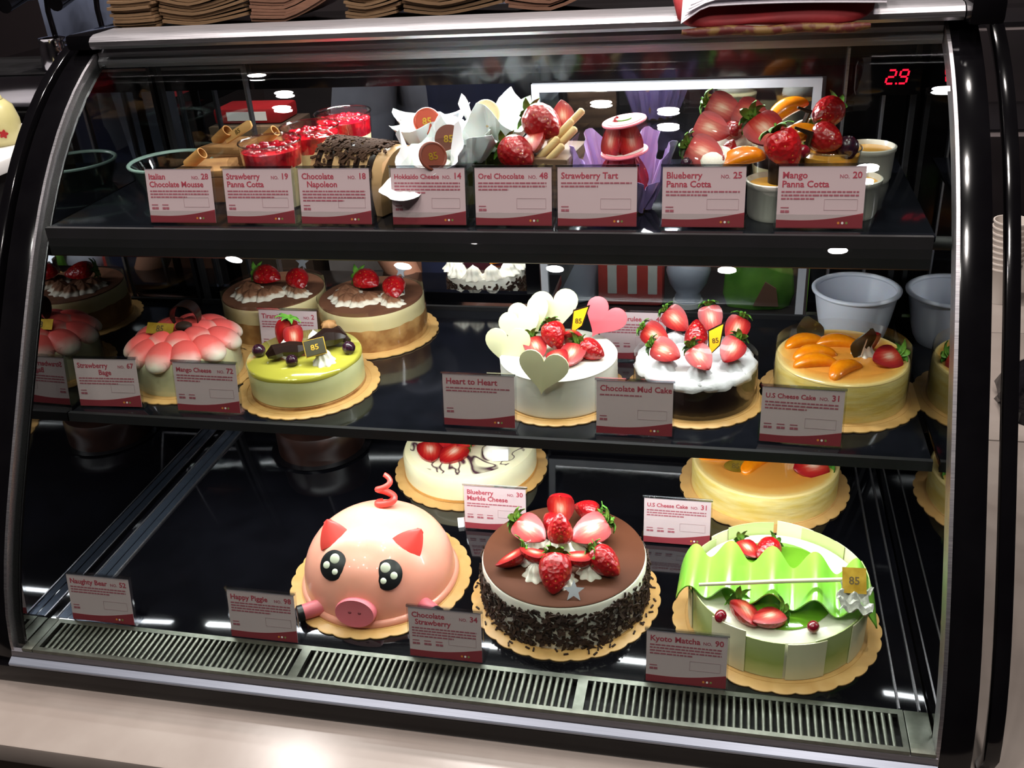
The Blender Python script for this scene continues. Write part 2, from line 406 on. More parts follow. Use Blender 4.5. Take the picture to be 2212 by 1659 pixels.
part('end_plate', MB().box(cut[3] + 0.001, XR - 0.002, 0.7665, 0.8245, Z(-0.834), Z(-0.829)), M_grille, case, bevel=0.0008)
# shelves with a black light shield along the front and a lamp behind it
def strip_lamp(name, x0, x1, y, z, watts, tilt, parent, width=0.012):
    ld = bpy.data.lights.new(name, 'AREA'); ld.shape = 'RECTANGLE'; ld.size = x1 - x0; ld.size_y = width; ld.energy = watts; ld.color = (0.98, 0.97, 1.0)
    o = put(name, ld, parent, ((x0 + x1) / 2, y, Z(z)), (tilt, 0, 0)); return o
sh = part('upper_shelf', MB().box(XL + 0.016, XR - 0.022, 1.036, 1.345, Z(-0.3705), Z(-0.3635)), M_shelf, case, bevel=0.001)
part('light_shield', xprism([(1.030, -0.3625), (1.036, -0.3625), (1.0365, -0.398), (1.032, -0.4005), (1.0285, -0.398)], XL + 0.016, XR - 0.025), M_blackm, sh)
part('lamp_housing', MB().box(XL + 0.03, XR - 0.04, 1.040, 1.075, Z(-0.385), Z(-0.3715)), M_blackm, sh, bevel=0.002)
part('support_rod', MB().tube([(XL + 0.016, 1.05, Z(-0.376)), (XR - 0.004, 1.05, Z(-0.376))], 0.0075, 12), M_blackm, sh)
strip_lamp('shelf_lamp', -0.60, 0.08, 1.058, -0.3865, LED_MID, radians(16), sh)
sh = part('lower_shelf', MB().box(XL + 0.016, XR - 0.004, 0.976, 1.345, Z(-0.610), Z(-0.6025)), M_shelf, case, bevel=0.001)
part('light_shield', xprism([(0.970, -0.6005), (0.976, -0.6005), (0.9765, -0.6125), (0.972, -0.6145), (0.9685, -0.6125)], XL + 0.016, XR - 0.004), M_blackm, sh)
part('lamp_housing', MB().box(XL + 0.03, XR - 0.03, 0.980, 1.012, Z(-0.6155), Z(-0.6105)), M_blackm, sh, bevel=0.002)
strip_lamp('shelf_lamp', XL + 0.05, XR - 0.05, 0.997, -0.6170, LED_LOW, radians(14), sh)
hp = part('lid_lamp_housing', MB().box(-0.66, 0.12, 1.263, 1.300, Z(-0.205), Z(-0.180)), M_alud, case, bevel=0.002)
strip_lamp('lid_lamp', -0.56, 0.04, 1.281, -0.2065, LED_TOP, radians(-14), hp)
for s, x in ((-1, XL + 0.018), (1, XR - 0.012)):
    part('shelf_upright', MB().box(x, x + 0.006, 1.350, 1.362, Z(-0.83), Z(-0.20)), M_blackm, case, smooth=0)
# back of the case: posts, valance, sliding doors
part('back_valance', MB().box(XL, XR, 1.375, 1.39, Z(-0.262), Z(-0.179)), M_black, case, smooth=0)
part('back_post', MB().box(0.118, XR, 1.375, 1.39, Z(-0.832), Z(-0.262)), M_black, case, smooth=0)
part('back_post', MB().box(-0.305, -0.283, 1.375, 1.39, Z(-0.832), Z(-0.262)), M_black, case, smooth=0)
part('back_sill', MB().box(XL, XR, 1.375, 1.395, Z(-0.832), Z(-0.80)), M_black, case, smooth=0)
part('service_ledge', MB().box(XL, -0.29, 1.398, 1.60, Z(-0.6605), Z(-0.6410)), M_black, case, bevel=0.002)
part('shelf_back_rail', MB().box(XL + 0.004, XR - 0.004, 1.346, 1.352, Z(-0.612), Z(-0.5965)), M_blackm, case, smooth=0)
part('back_kick', MB().box(XL, -0.305, 1.376, 1.388, Z(-0.80), Z(-0.585)), M_deck, case, smooth=0)
def door(x0, x1, y, z0, z1, w, m, nm='sliding_door'):
    mb = MB().box(x0, x0 + w, y, y + 0.010, z0, z1).box(x1 - w, x1, y, y + 0.010, z0, z1)
    mb.box(x0 + w, x1 - w, y, y + 0.010, z1 - w, z1).box(x0 + w, x1 - w, y, y + 0.010, z0, z0 + w)
    d = part(nm, mb, m, case, smooth=0)
    part('pane', MB().box(x0 + w, x1 - w, y + 0.003, y + 0.007, z0 + w, z1 - w), M_doorglass, d, smooth=0)
    return d
M_dframe = mat('pale grey door frame', '#b4b4ba', 0.45, 0.0, col2='#a6a6ad')
door(-0.279, 0.112, 1.362, Z(-0.80), Z(-0.262), 0.011, M_dframe)
door(-0.862, -0.712, 1.362, Z(-0.80), Z(-0.225), 0.004, M_alud)
door(-0.838, -0.775, 1.378, Z(-0.80), Z(-0.225), 0.004, M_alud)
part('door_stile', MB().box(-0.812, -0.800, 1.372, 1.377, Z(-0.80), Z(-0.225)), M_black, case, smooth=0)
part('door_edge', MB().box(0.1405, 0.1435, 1.360, 1.374, Z(-0.60), Z(-0.225)), M_alu, case, smooth=0)
part('door_edge', MB().box(0.190, 0.1925, 1.360, 1.374, Z(-0.60), Z(-0.28)), M_alud, case, smooth=0)
# temperature display
M_led = mat('red display segment', '#ff2038', 0.4, emit='#ff1030', estr=2.6)
pod = part('temperature_display', MB().box(0.150, 0.231, 1.335, 1.360, Z(-0.282), Z(-0.236)), M_black, case, bevel=0.008)
SEG = {'2': 'abged', '9': 'abcdfg'}
def seg_poly(ch, w=0.0095, h=0.0165, t=0.0021):
    S = {'a': ((0, h), (w, h)), 'b': ((w, h / 2), (w, h)), 'c': ((w, 0), (w, h / 2)), 'd': ((0, 0), (w, 0)), 'e': ((0, 0), (0, h / 2)), 'f': ((0, h / 2), (0, h)), 'g': ((0, h / 2), (w, h / 2))}
    for k in SEG[ch]:
        (xa, za), (xb, zb) = S[k]; q = 0.0012
        if xa == xb: yield [(xa - t / 2, za + q), (xa + t / 2, za + q), (xa + t / 2, zb - q), (xa - t / 2, zb - q)]
        else: yield [(xa + q, za - t / 2), (xb - q, za - t / 2), (xb - q, za + t / 2), (xa + q, za + t / 2)]
for ch, x0 in (('2', 0.1865), ('9', 0.2015)):
    mb = MB()
    for p in seg_poly(ch):
        p = [(x0 + x + 0.16 * z, Z(-0.2655) + z) for x, z in p]
        mb.prism(p, -1.3347, -1.3340, Matrix(((1, 0, 0, 0), (0, 0, -1, 0), (0, 1, 0, 0), (0, 0, 0, 1))))
    part('display_digit', mb, M_led, pod, smooth=0)
part('decimal_point', MB().box(0.1985, 0.2005, 1.3340, 1.3347, Z(-0.2665), Z(-0.2645)), M_led, pod, smooth=0)

# ------------------------------------------------------------------ food: materials and small pieces
M_board = mat('gold cake board', '#d2a566', 0.42, col2='#c9995a', nscale=50)
def berry_skin():
    m = mat('strawberry skin', '#ad1016', 0.3, col2='#8a0a11', nscale=3, coat=0.25)
    nt = m.node_tree; L = nt.links; b = nt.nodes['Principled BSDF']; base = b.inputs['Base Color'].links[0].from_socket
    tc = nt.nodes.new('ShaderNodeTexCoord'); vo = nt.nodes.new('ShaderNodeTexVoronoi'); vo.inputs['Scale'].default_value = 8.5
    L.new(tc.outputs['Object'], vo.inputs['Vector'])
    r = nt.nodes.new('ShaderNodeValToRGB'); r.color_ramp.elements[0].position = 0.10; r.color_ramp.elements[0].color = (1, 1, 1, 1)
    r.color_ramp.elements[1].position = 0.17; r.color_ramp.elements[1].color = (0, 0, 0, 1); L.new(vo.outputs['Distance'], r.inputs[0])
    mx = nt.nodes.new('ShaderNodeMix'); mx.data_type = 'RGBA'; L.new(r.outputs[0], mx.inputs[0]); L.new(base, mx.inputs[6]); mx.inputs[7].default_value = (*hexc('#c98a3c'), 1)
    L.new(mx.outputs[2], b.inputs['Base Color'])
    bp = nt.nodes.new('ShaderNodeBump'); bp.inputs['Strength'].default_value = 0.22; bp.inputs['Distance'].default_value = 0.012
    L.new(vo.outputs['Distance'], bp.inputs['Height']); L.new(bp.outputs[0], b.inputs['Normal'])
    return m
M_berry = berry_skin()
M_cut = axis_ramp('strawberry cut', 0, [(0.0, '#efd0ba'), (0.22, '#e0a68e'), (0.42, '#c85240'), (0.60, '#b5241d'), (0.82, '#9c0d13'), (1.0, '#80080e')], 0.42, coat=0.12, radial=(1.0, 1.5, 0.2), lo=0.10, hi=0.74, noise=0.30, bscale=3, nstretch=(0.7, 5.0, 1.0))
M_leaf = mat('strawberry leaves', '#3f7a26', 0.5, col2='#6a9c35', nscale=5)
M_cream = mat('whipped cream', '#f0ebdf', 0.45, col2='#e8e1d2', nscale=30, bump=0.15, bscale=60, sss=0.1)
M_choc = mat('dark chocolate', '#24140f', 0.3, col2='#1a0d0a', nscale=20, bump=0.1)
M_cocoa = mat('cocoa powder', '#74462c', 0.9, col2='#623923', nscale=40, ndetail=8, bump=0.15, bscale=300)
M_gold = mat('gold foil', '#c7a13a', 0.3, 0.75, col2='#a37e22', nscale=60)
M_goldtxt = mat('gold foil print', '#5a4512', 0.4)
M_berrydk = mat('blueberry skin', '#3a1524', 0.25, col2='#241022', nscale=6, coat=0.4)
M_redberry = mat('red currant skin', '#8e1226', 0.18, col2='#6c0c1d', nscale=5, coat=0.6)
M_yellow = mat('yellow plaque', '#f2b218', 0.4, col2='#e8a512')
M_peach = mat('canned peach', '#e4860c', 0.25, col2='#d87406', nscale=6, coat=0.6, sss=0.1)
M_dust = mat('dusted cream', '#efe8da', 0.7, col2='#7b5136', nscale=26, ncon=(0.45, 0.62), bump=0.2)
M_walnut = mat('walnut', '#a97b4a', 0.7, col2='#8a5f35', nscale=30, bump=0.6, bscale=60)

def board(parent, R, n=30):
    mb = MB().lathe([(R * 0.4, 0), (R * 0.985, 0), (R, 0.0008), (R, 0.0022), (R * 0.985, 0.003), (R * 0.4, 0.003)], n * 6, fn=lambda a, j, r, z: 1 - 0.022 * (1 - abs(cos(n * a / 2))) ** 1.5)
    b = part('cake_board', mb, M_board, parent, smooth=50)
    ring = MB().lathe([(R * 0.865, 0.0029), (R * 0.868, 0.0036), (R * 0.876, 0.0036), (R * 0.879, 0.0029)], 72)
    part('board_ring', ring, M_board, b)
    return b
def _berry(half):
    prof = [(0.02, -0.40), (0.22, -0.41), (0.34, -0.36), (0.40, -0.24), (0.415, -0.10), (0.39, 0.06), (0.33, 0.22), (0.24, 0.37), (0.13, 0.50), (0.05, 0.565), (0.01, 0.58)]
    seg = 20; mb = MB()
    if not half:
        mb.lathe(prof, seg, M=Matrix(((0, 0, 1, 0), (0, 1, 0, 0), (-1, 0, 0, 0), (0, 0, 0, 1)))); return mb.mesh('strawberry', [M_berry])
    n = len(prof); ns = 11; vs = []
    for r, x in prof:
        for i in range(ns):
            a = pi + pi * i / (ns - 1); vs.append((x, r * cos(a), r * sin(a) * 0.85))
    fs = [(j * ns + i, j * ns + i + 1, (j + 1) * ns + i + 1, (j + 1) * ns + i) for j in range(n - 1) for i in range(ns - 1)]
    mb.add(vs, fs)
    mb.cur = 1
    vs = []
    for r, x in prof: vs += [(x, r, 0.0), (x, r * 0.55, 0.02), (x, 0, 0.03), (x, -r * 0.55, 0.02), (x, -r, 0.0)]
    mb.add(vs, [(j * 5 + i, (j + 1) * 5 + i, (j + 1) * 5 + i + 1, j * 5 + i + 1) for j in range(n - 1) for i in range(4)])
    return mb.mesh('strawberry_half', [M_berry, M_cut], 50)
def _leafcap():
    mb = MB()
    for k in range(7):
        a = 2 * pi * k / 7 + 0.2; ca, sa = cos(a), sin(a); L = 0.36 + 0.08 * (k % 3); pts = []
        for i in range(5):
            t = i / 4; w = 0.10 * sin(pi * (0.25 + 0.75 * t)) * (1 if i < 4 else 0.1); rr = L * t; xx = -0.40 - 0.16 * sin(t * 2.2) + 0.10 * t * t
            for q in (-1, 0, 1): pts.append((xx - 0.02 * (q == 0), rr * ca - q * w * sa, rr * sa + q * w * ca))
        mb.add(pts, [(i * 3 + q, i * 3 + q + 1, (i + 1) * 3 + q + 1, (i + 1) * 3 + q) for i in range(4) for q in range(2)])
        mb.add([(p[0] - 0.015, p[1], p[2]) for p in pts], [(i * 3 + q, (i + 1) * 3 + q, (i + 1) * 3 + q + 1, i * 3 + q + 1) for i in range(4) for q in range(2)])
    mb.tube([(-0.4, 0, 0), (-0.62, 0.03, 0.04)], 0.03, 6)
    return mb.mesh('leaf_cap', M_leaf, 60)
ME_half, ME_whole, ME_cap = _berry(True), _berry(False), _leafcap()
def straw(parent, loc, tip, face=None, s=0.034, cap=True, half=True):
    """strawberry (half): tip = direction of the tip, face = direction the cut face looks"""
    o = put('strawberry_half' if half else 'strawberry', ME_half if half else ME_whole, parent, M=frame_of(tip, face or (0, 0, 1), loc, s))
    if cap: put('leaf_cap', ME_cap, o)
    return o
def _swirl(tw=4.0, n=8, mt=None, h=0.8):
    prof = []
    for j in range(13):
        t = j / 12; prof.append((max((1 - t ** 1.6) * (0.9 + 0.1 * cos(t * 9)), 0.03) * 0.5, h * t))
    mb = MB().lathe(prof, n * 6, fn=lambda a, j, r, z: 1 + 0.13 * cos(n * a + tw * z))
    return mb.mesh('cream_swirl', mt or M_cream, 60)
M_dusted = axis_ramp('cocoa dusted cream', 2, [(0.0, '#efe8da'), (0.42, '#e2d6c2'), (0.62, '#8a5d40'), (1.0, '#6a4129')], 0.8, lo=0.0, hi=0.5, noise=0.14, bscale=7)
ME_swirl, ME_swirld = _swirl(), _swirl(mt=M_dusted, tw=9, h=0.5, n=7)
ME_blob = MB().ell((0, 0, 0), (0.5, 0.5, 0.35), 20, 10).mesh('cream_blob', M_cream)
ME_bb = MB().lathe([(0.05, -0.5), (0.3, -0.42), (0.47, -0.15), (0.5, 0.05), (0.42, 0.3), (0.25, 0.45), (0.18, 0.48), (0.15, 0.42), (0.03, 0.41)], 16).mesh('blueberry', M_berrydk)
ME_rb = MB().ell((0, 0, 0), (0.5, 0.42, 0.42), 16, 10).mesh('red_berry', M_redberry)
def _peach():
    mb = MB()
    prof = [(max(sin(pi * j / 14), 0.02) ** 0.75, -cos(pi * j / 14)) for j in range(15)]
    vs0 = len(mb.v)
    mb.lathe([(r, z) for r, z in prof], 20)
    out = []
    for x, y, z in mb.v:            # long axis -> X, flat in Z, bent into a crescent
        X = z * 0.52; Y = x * 0.21 - 0.55 * (X * X); Zz = y * 0.16 * (1.0 - 0.35 * x)
        out.append((X, Y, Zz))
    mb.v = out
    return mb.mesh('peach_slice', M_peach, 70)
ME_peach = _peach()
def plaque(parent, M, w, h, mt, txt='85', ts=0.5, nm='gold_plaque', poly=None, tm=None):
    p = poly or [(-w / 2, -h / 2), (w / 2, -h / 2), (w / 2, h / 2), (-w / 2, h / 2)]
    o = part(nm, MB().prism(p, 0, 0.001), mt, parent, smooth=0, M=M)
    if txt: put('lettering', text_mesh(txt, ts * h, tm or M_goldtxt, 0.02, 'CENTER'), o, (0, -ts * h * 0.36, 0.0012))
    return o
def collar(parent, r, z0, z1, nm='plastic_collar'):
    return part(nm, MB().grid(lambda u, v: (r * cos(2 * pi * u), r * sin(2 * pi * u), z0 + (z1 - z0) * v), 64, 2, closed_u=True), M_film, parent)
def slab(parent, r, z0, z1, mt, nm, fn=None, rnd=0.004, seg=72):
    return part(nm, MB().lathe([(r * 0.5, z0), (r, z0), (r, z0 + (z1 - z0) * 0.5), (r, z1 - rnd), (r - rnd * 0.3, z1 - rnd * 0.3), (r - rnd, z1), (r * 0.5, z1)], seg, fn=fn), mt, parent, smooth=40)

# ------------------------------------------------------------------ deck (lowest level)
ZD = Z(-0.8325); ZM = Z(-0.6025); ZT = Z(-0.3635)

# 1 pig cake
M_pig = mat('pink fondant', '#f0a890', 0.32, col2='#ee9f88', nscale=8, coat=0.25, sss=0.15)
M_pigr = mat('coral fondant', '#e8483e', 0.4, col2='#dd3d36', sss=0.1)
M_pigs = mat('rose fondant', '#d9707a', 0.45, col2='#d0656f', sss=0.1)
M_eye = mat('black fondant', '#15171a', 0.35, col2='#101214')
M_dot = mat('cream fondant', '#dfe4cc', 0.45)
t = thing('pig_cake', 'pink dome cake shaped like a pig with ears, snout and curly tail', 'cake', (-0.440, 0.968, ZD))
board(t, 0.123)
RX, RZ = 0.101, 0.098
prof = []
prof += [(0.05, 0.003), (RX + 0.004, 0.003), (RX + 0.005, 0.008), (RX + 0.001, 0.012)]
for j in range(15):
    a = pi / 2 * j / 14; prof.append((max(RX * cos(a) ** 0.82, 0.002), 0.012 + (RZ - 0.012) * sin(a) ** 0.95))
body = part('body', MB().lathe(prof, 72), M_pig, t, smooth=60)
def on_dome(ax, el):           # point and outward normal on the dome
    a = el; r = RX * cos(a) ** 0.82; z = 0.012 + (RZ - 0.012) * sin(a) ** 0.95
    p = Vector((r * sin(ax), -r * cos(ax), z)); n = Vector((p.x / RX ** 2, p.y / RX ** 2, (z - 0.012) / RZ ** 2)).normalized()
    return p, n
for ax, s, el in ((-0.41, 1, 44), (0.53, -1, 38)):
    p, n = on_dome(ax, radians(el)); M = frame_of(Vector((1, 0, 0.1 * s)), n, p)
    e = part('eye', MB().lathe([(0.008, -0.003), (0.0190, -0.001), (0.0190, 0.0012), (0.0145, 0.0030), (0.002, 0.0040)], 28, sx=0.95, sy=1.02), M_eye, t, M=M)
    for dx, dy, r in ((0.0035 * s - 0.001, 0.0078, 0.0066), (-0.0080 * s, 0.0000, 0.0048), (0.0040 * s, -0.0085, 0.0040)):
        part('eye_dot', MB().ell((dx, dy, 0.0035), (r, r, 0.0012), 16, 8), M_dot, e)
p, n = on_dome(0.04, radians(11)); p.z -= 0.003
sn = part('snout', MB().lathe([(0.012, -0.006), (0.0255, -0.006), (0.0270, 0.004), (0.0255, 0.008), (0.020, 0.0075), (0.003, 0.0068)], 36, sy=0.72), M_pigs, t, M=frame_of((1, 0, 0), (0, -0.94, 0.22), p))
for dx in (-0.0065, 0.0065): part('nostril', MB().ell((dx, 0.001, 0.0066), (0.0026, 0.002, 0.0012), 12, 8), mat('nostril', '#8a3a44', 0.6), sn)
def ear(ax, el, upv, k=1.0):
    p, n = on_dome(ax, el); f = Vector((0.30, -0.70, 0.62)).normalized(); u_ = Vector(upv); u_ = (u_ - f * u_.dot(f)).normalized(); x_ = (-f).cross(u_)
    def fn(u, v):
        w = 0.021 * k * (1 - v ** 1.5) ** 0.8 + 0.0008; q = 2 * u - 1
        return (q * w, 0.002 - 0.005 * (1 - q * q) * (1 - 0.5 * v), 0.034 * k * v)
    M = Matrix((x_, -f, u_)).transposed().to_4x4(); M.translation = p - u_ * 0.006
    part('ear', MB().grid(fn, 11, 9, 0.007), M_pigr, t, M=M, smooth=60)
ear(-0.80, radians(62), (-0.42, 0.35, 0.80)); ear(1.05, radians(54), (0.55, 0.55, 0.60))
p, n = on_dome(pi - 0.25, radians(74))
tp = []
for i in range(40):
    s_ = i / 39; a = 2 * pi * 1.9 * s_ + 2.2; r = 0.013 * (1 - 0.35 * s_); tp.append((p.x + r * cos(a), p.y + 0.5 * r * sin(a), p.z + 0.001 + 0.046 * s_ ** 1.3))
part('tail', MB().tube(tp, [0.0056 * (1 - 0.40 * i / 39) for i in range(40)], 8), M_pigr, t, smooth=70)
for sgn in (-1, 1):
    b = Vector(((-0.052 if sgn < 0 else 0.078), (-0.082 if sgn < 0 else -0.060), 0.013)); d = Vector((0.75 * sgn, -0.55, 0.0)).normalized()
    lg = part('trotter', MB().tube([b, b + d * 0.012, b + d * 0.026], [0.0105, 0.0105, 0.010], 14), M_pigs, t, smooth=50)
    part('hoof', MB().tube([b + d * 0.024, b + d * 0.031, b + d * 0.033], [0.0105, 0.0105, 0.007], 14), M_eye, lg, smooth=50)
M_tagw = mat('white sticker', '#efecee', 0.5); M_tagr = mat('red print', '#c4353f', 0.5)
def stripe_tag(loc, rz, label):
    q = thing('price_sticker', label, 'sticker', loc, rz, 'striped stickers behind the cakes')
    o = part('sticker_card', MB().box(-0.013, 0.013, 0, 0.0008, 0, 0.014), M_tagw, q, smooth=0, rot=(-0.5, 0, 0))
    part('stripe', MB().box(-0.003, 0.003, -0.0004, 0.0012, 0.0003, 0.0137), M_tagr, o, smooth=0)
stripe_tag((-0.352, 1.094, ZD), 0.3, 'small white sticker with red stripe behind the pig cake')

# 2 chocolate cake with strawberries
t = thing('chocolate_cake', 'chocolate cake with shaved chocolate sides topped with strawberries and cream', 'cake', (-0.187, 0.967, ZD))
board(t, 0.123)
slab(t, 0.1045, 0.003, 0.066, M_cream, 'frosting')
M_ctop = mat('chocolate glaze', '#5a321f', 0.7, col2='#502b1a', nscale=10, bump=0.05, spec=0.2)
part('chocolate_top', MB().lathe([(0.05, 0.0655), (0.1022, 0.0655), (0.1028, 0.067), (0.1012, 0.0684), (0.05, 0.0686)], 72), M_ctop, t, smooth=50)
M_flake = mat('chocolate shavings', '#402c22', 0.6, col2='#2a1b15', nscale=60, spec=0.3)
mb = MB(); rnd = random.Random(3)
for i in range(1700):
    a = rnd.uniform(0, 2 * pi); z = 0.004 + 0.053 * rnd.random() ** 0.95 + (0.003 * sin(7 * a))
    r = 0.1045 + rnd.uniform(-0.0005, 0.0035); L = rnd.uniform(0.002, 0.0062); w = rnd.uniform(0.0010, 0.0024)
    M = Matrix.Translation((r * cos(a), r * sin(a), z)) @ Matrix.Rotation(a, 4, 'Z') @ Euler((rnd.uniform(0, 6), rnd.uniform(-0.6, 0.6), rnd.uniform(-0.5, 0.5))).to_matrix().to_4x4()
    mb.box(-0.0007, 0.0007, -L, L, -w, w, M)
for i in range(60):
    a = rnd.uniform(0, 2 * pi); r = rnd.uniform(0.106, 0.119); M = Matrix.Translation((r * cos(a), r * sin(a), 0.0042)) @ Matrix.Rotation(rnd.uniform(0, 6), 4, 'Z')
    mb.box(-0.001, 0.001, -0.003, 0.003, -0.0006, 0.0008, M)
o = part('shaved_chocolate', mb, M_flake, t, smooth=0); o['kind'] = 'stuff'
ztop = 0.0685
for k in range(8):
    a = 2 * pi * k / 8 + 0.2; put('cream_swirl', ME_swirl, t, (0.047 * cos(a), -0.010 + 0.047 * sin(a), ztop - 0.001), (0, 0, a), (0.033, 0.033, 0.026))
put('cream_swirl', ME_swirl, t, (0, 0.008, ztop), None, (0.05, 0.05, 0.034))
straw(t, (-0.046, 0.012, ztop + 0.024), (0.75, -0.45, -0.2), (0.1, -0.5, 0.86), 0.048)
straw(t, (-0.010, 0.046, ztop + 0.034), (0.0, -0.1, -1), (0.0, -1, 0.15), 0.044, False)
straw(t, (0.034, 0.018, ztop + 0.026), (-0.8, -0.5, -0.25), (-0.1, -0.55, 0.85), 0.052)
straw(t, (-0.003, 0.000, ztop + 0.034), (0, 0.25, 0.95), (0, 1, 0.2), 0.040, False)
straw(t, (-0.060, -0.034, ztop + 0.014), (-0.75, -0.6, -0.25), (0.3, 0.6, 0.75), 0.040)
straw(t, (-0.030, -0.036, ztop + 0.024), (-0.8, 0.3, 0.0), (0, 0.35, 0.93), 0.036)
straw(t, (0.000, -0.060, ztop + 0.016), (0.05, -0.9, -0.42), None, 0.050, True, False)
straw(t, (0.024, -0.036, ztop + 0.024), (-0.85, -0.1, 0.0), (0, 0.25, 0.95), 0.040)
straw(t, (0.056, -0.032, ztop + 0.016), (0.8, -0.6, -0.28), None, 0.044, True, False)
straw(t, (-0.018, 0.032, ztop + 0.020), (-0.5, 0.6, 0.1), None, 0.034, True, False)
straw(t, (0.022, 0.066, ztop + 0.020), (-0.8, 0.2, 0.1), None, 0.034, True, False)
star = [(0.0135 * (1 if i % 2 == 0 else 0.42) * cos(pi / 2 + pi * i / 5), 0.0135 * (1 if i % 2 == 0 else 0.42) * sin(pi / 2 + pi * i / 5)) for i in range(10)]
M_silver = mat('silver star card', '#b9bcc4', 0.3, 0.6)
part('star_pick', MB().prism(star, 0, 0.0012), M_silver, t, smooth=0, M=frame_of((1, 0.1, 0), (0, -0.75, 0.65), (0.026, -0.082, ztop + 0.008)))

# 3 green matcha cake
M_wchoc = mat('white chocolate', '#dcd9b4', 0.4, col2='#e2debc', nscale=20, coat=0.15, sss=0.1)
M_wtop = mat('white glazed top', '#e7e6d2', 0.3, col2='#dfdec6', nscale=14, bump=0.25, bscale=40, coat=0.3)
M_green = mat('green chocolate', '#8fd24a', 0.22, col2='#84c840', nscale=5, coat=0.5, sss=0.12)
M_gpanel = axis_ramp('green tinted panel', 2, [(0.0, '#dcdaa8'), (0.22, '#bcc582'), (0.55, '#9fb25e'), (1.0, '#b9c784')], 0.35, lo=0.003, hi=0.058, noise=0.012, bscale=60, coat=0.2)
M_jelly = mat('green jelly', '#5f9420', 0.08, col2='#6ba028', nscale=12, coat=0.9)
t = thing('matcha_cake', 'green and white cake crossed by a wavy green chocolate ribbon', 'cake', (0.076, 0.955, ZD), -0.05)
board(t, 0.125)
slab(t, 0.102, 0.003, 0.056, M_wtop, 'cake_body', rnd=0.006)
part('jelly_disc', MB().lathe([(0.03, 0.0555), (0.0665, 0.0555), (0.067, 0.0572), (0.065, 0.0578), (0.03, 0.0578)], 48, sx=1.02, sy=1.22), M_jelly, t, smooth=50)
rnd = random.Random(11)
for k in range(14):
    a = 2 * pi * (k + 0.5 * rnd.random()) / 14; w = 0.022 if k % 2 else 0.030; hgt = 0.057 + rnd.uniform(0.0, 0.008); hgt += 0.008 if -0.9 < a - 0.1 < 2.4 else 0
    def fn(u, v, a=a, w=w, hgt=hgt):
        an = a + (2 * u - 1) * w / 0.103; rr = 0.1035 + 0.0016 * (k % 2) + 0.001 * v
        return (rr * cos(an), rr * sin(an), 0.004 + (hgt - 0.004 + 0.004 * u * (k % 3 == 0)) * v)
    part('chocolate_panel', MB().grid(fn, 6, 2, 0.0012), M_gpanel if k % 2 == 0 else M_wchoc, t, smooth=60)
def rib(u, v):
    x = -0.116 + 0.226 * u; env = min(1.0, min(u, 1 - u) / 0.10) ** 0.7
    wv = sin(2 * pi * (u * 4.6 + 0.05)); e = 1 - env
    y = 0.020 - 0.010 * u - 0.068 * v * (1 - 0.12 * e) + 0.006 * wv * env * (1 - v)
    z = 0.0625 + 0.010 * (1 + wv) * env + 0.012 * (1 - v) * env
    return (x, y, z - 0.014 * e * e)
part('wavy_ribbon', MB().grid(rib, 90, 9, 0.0016), M_green, t, smooth=80)
part('chocolate_stick', MB().tube([(-0.089, -0.062, 0.092), (0.0, -0.042, 0.094), (0.072, -0.028, 0.096)], [0.0020, 0.0026, 0.0026], 8), M_wchoc, t, smooth=60)
part('foil_fold', MB().grid(lambda u, v: (0.066 + 0.034 * u + 0.003 * sin(9 * v), -0.064 + 0.030 * v, 0.080 + 0.014 * v + 0.004 * sin(14 * u) + 0.003 * sin(21 * v + 3 * u)), 14, 14, 0.0006), mat('white foil', '#cfcfc6', 0.25, 0.4, bump=0.6, bscale=200), t)
plaque(t, frame_of((1, 0.08, 0), (-0.1, -0.72, 0.7), (0.082, -0.034, 0.101)), 0.026, 0.029, M_gold, '85', 0.42)
straw(t, (-0.038, 0.052, 0.066), (0.55, -0.75, -0.1), (0.25, -0.25, 0.93), 0.034); straw(t, (-0.014, 0.050, 0.067), (-0.5, -0.8, 0.0), None, 0.036, True, False)
straw(t, (-0.034, -0.068, 0.067), (0.45, -0.8, -0.1), (0.45, 0.0, 0.89), 0.042); straw(t, (-0.008, -0.072, 0.067), (-0.75, -0.6, 0.05), (-0.3, -0.1, 0.95), 0.040)
for x, y in ((0.036, 0.038), (-0.062, -0.080), (0.040, -0.078)): put('red_berry', ME_rb, t, (x, y, 0.0645), (0.2, 0.3, x * 30), 0.0165)
stripe_tag((0.066, 1.076, ZD), 0.0, 'small white sticker with red stripe behind the green cake')

# 4 pale cheesecake with blueberry swirl
M_pale = mat('pale cheesecake', '#efe3b4', 0.4, col2='#f4ecc6', nscale=10, coat=0.15, sss=0.1)
def marble():
    m = mat('marbled top', '#f2e9c4', 0.28, coat=0.3)
    nt = m.node_tree; b = nt.nodes['Principled BSDF']; L = nt.links
    tc = nt.nodes.new('ShaderNodeTexCoord'); n = nt.nodes.new('ShaderNodeTexNoise'); n.inputs['Scale'].default_value = 10; n.inputs['Detail'].default_value = 1.0; n.inputs['Distortion'].default_value = 2.6
    L.new(tc.outputs['Object'], n.inputs['Vector'])
    r = nt.nodes.new('ShaderNodeValToRGB'); L.new(n.outputs[0], r.inputs[0]); e = r.color_ramp.elements
    e[0].position = 0.48; e[0].color = (*hexc('#f2e9c4'), 1); e[1].position = 0.57; e[1].color = (*hexc('#f2e9c4'), 1)
    q = e.new(0.52); q.color = (*hexc('#4a2a38'), 1); q = e.new(0.535); q.color = (*hexc('#4a2a38'), 1)
    L.new(r.outputs[0], b.inputs['Base Color']); return m
t = thing('blueberry_cheesecake', 'pale marbled cheesecake with strawberry wedges half hidden under the shelf', 'cake', (-0.385, 1.250, ZD))
board(t, 0.122)
slab(t, 0.105, 0.003, 0.046, M_pale, 'cake_body', rnd=0.010)
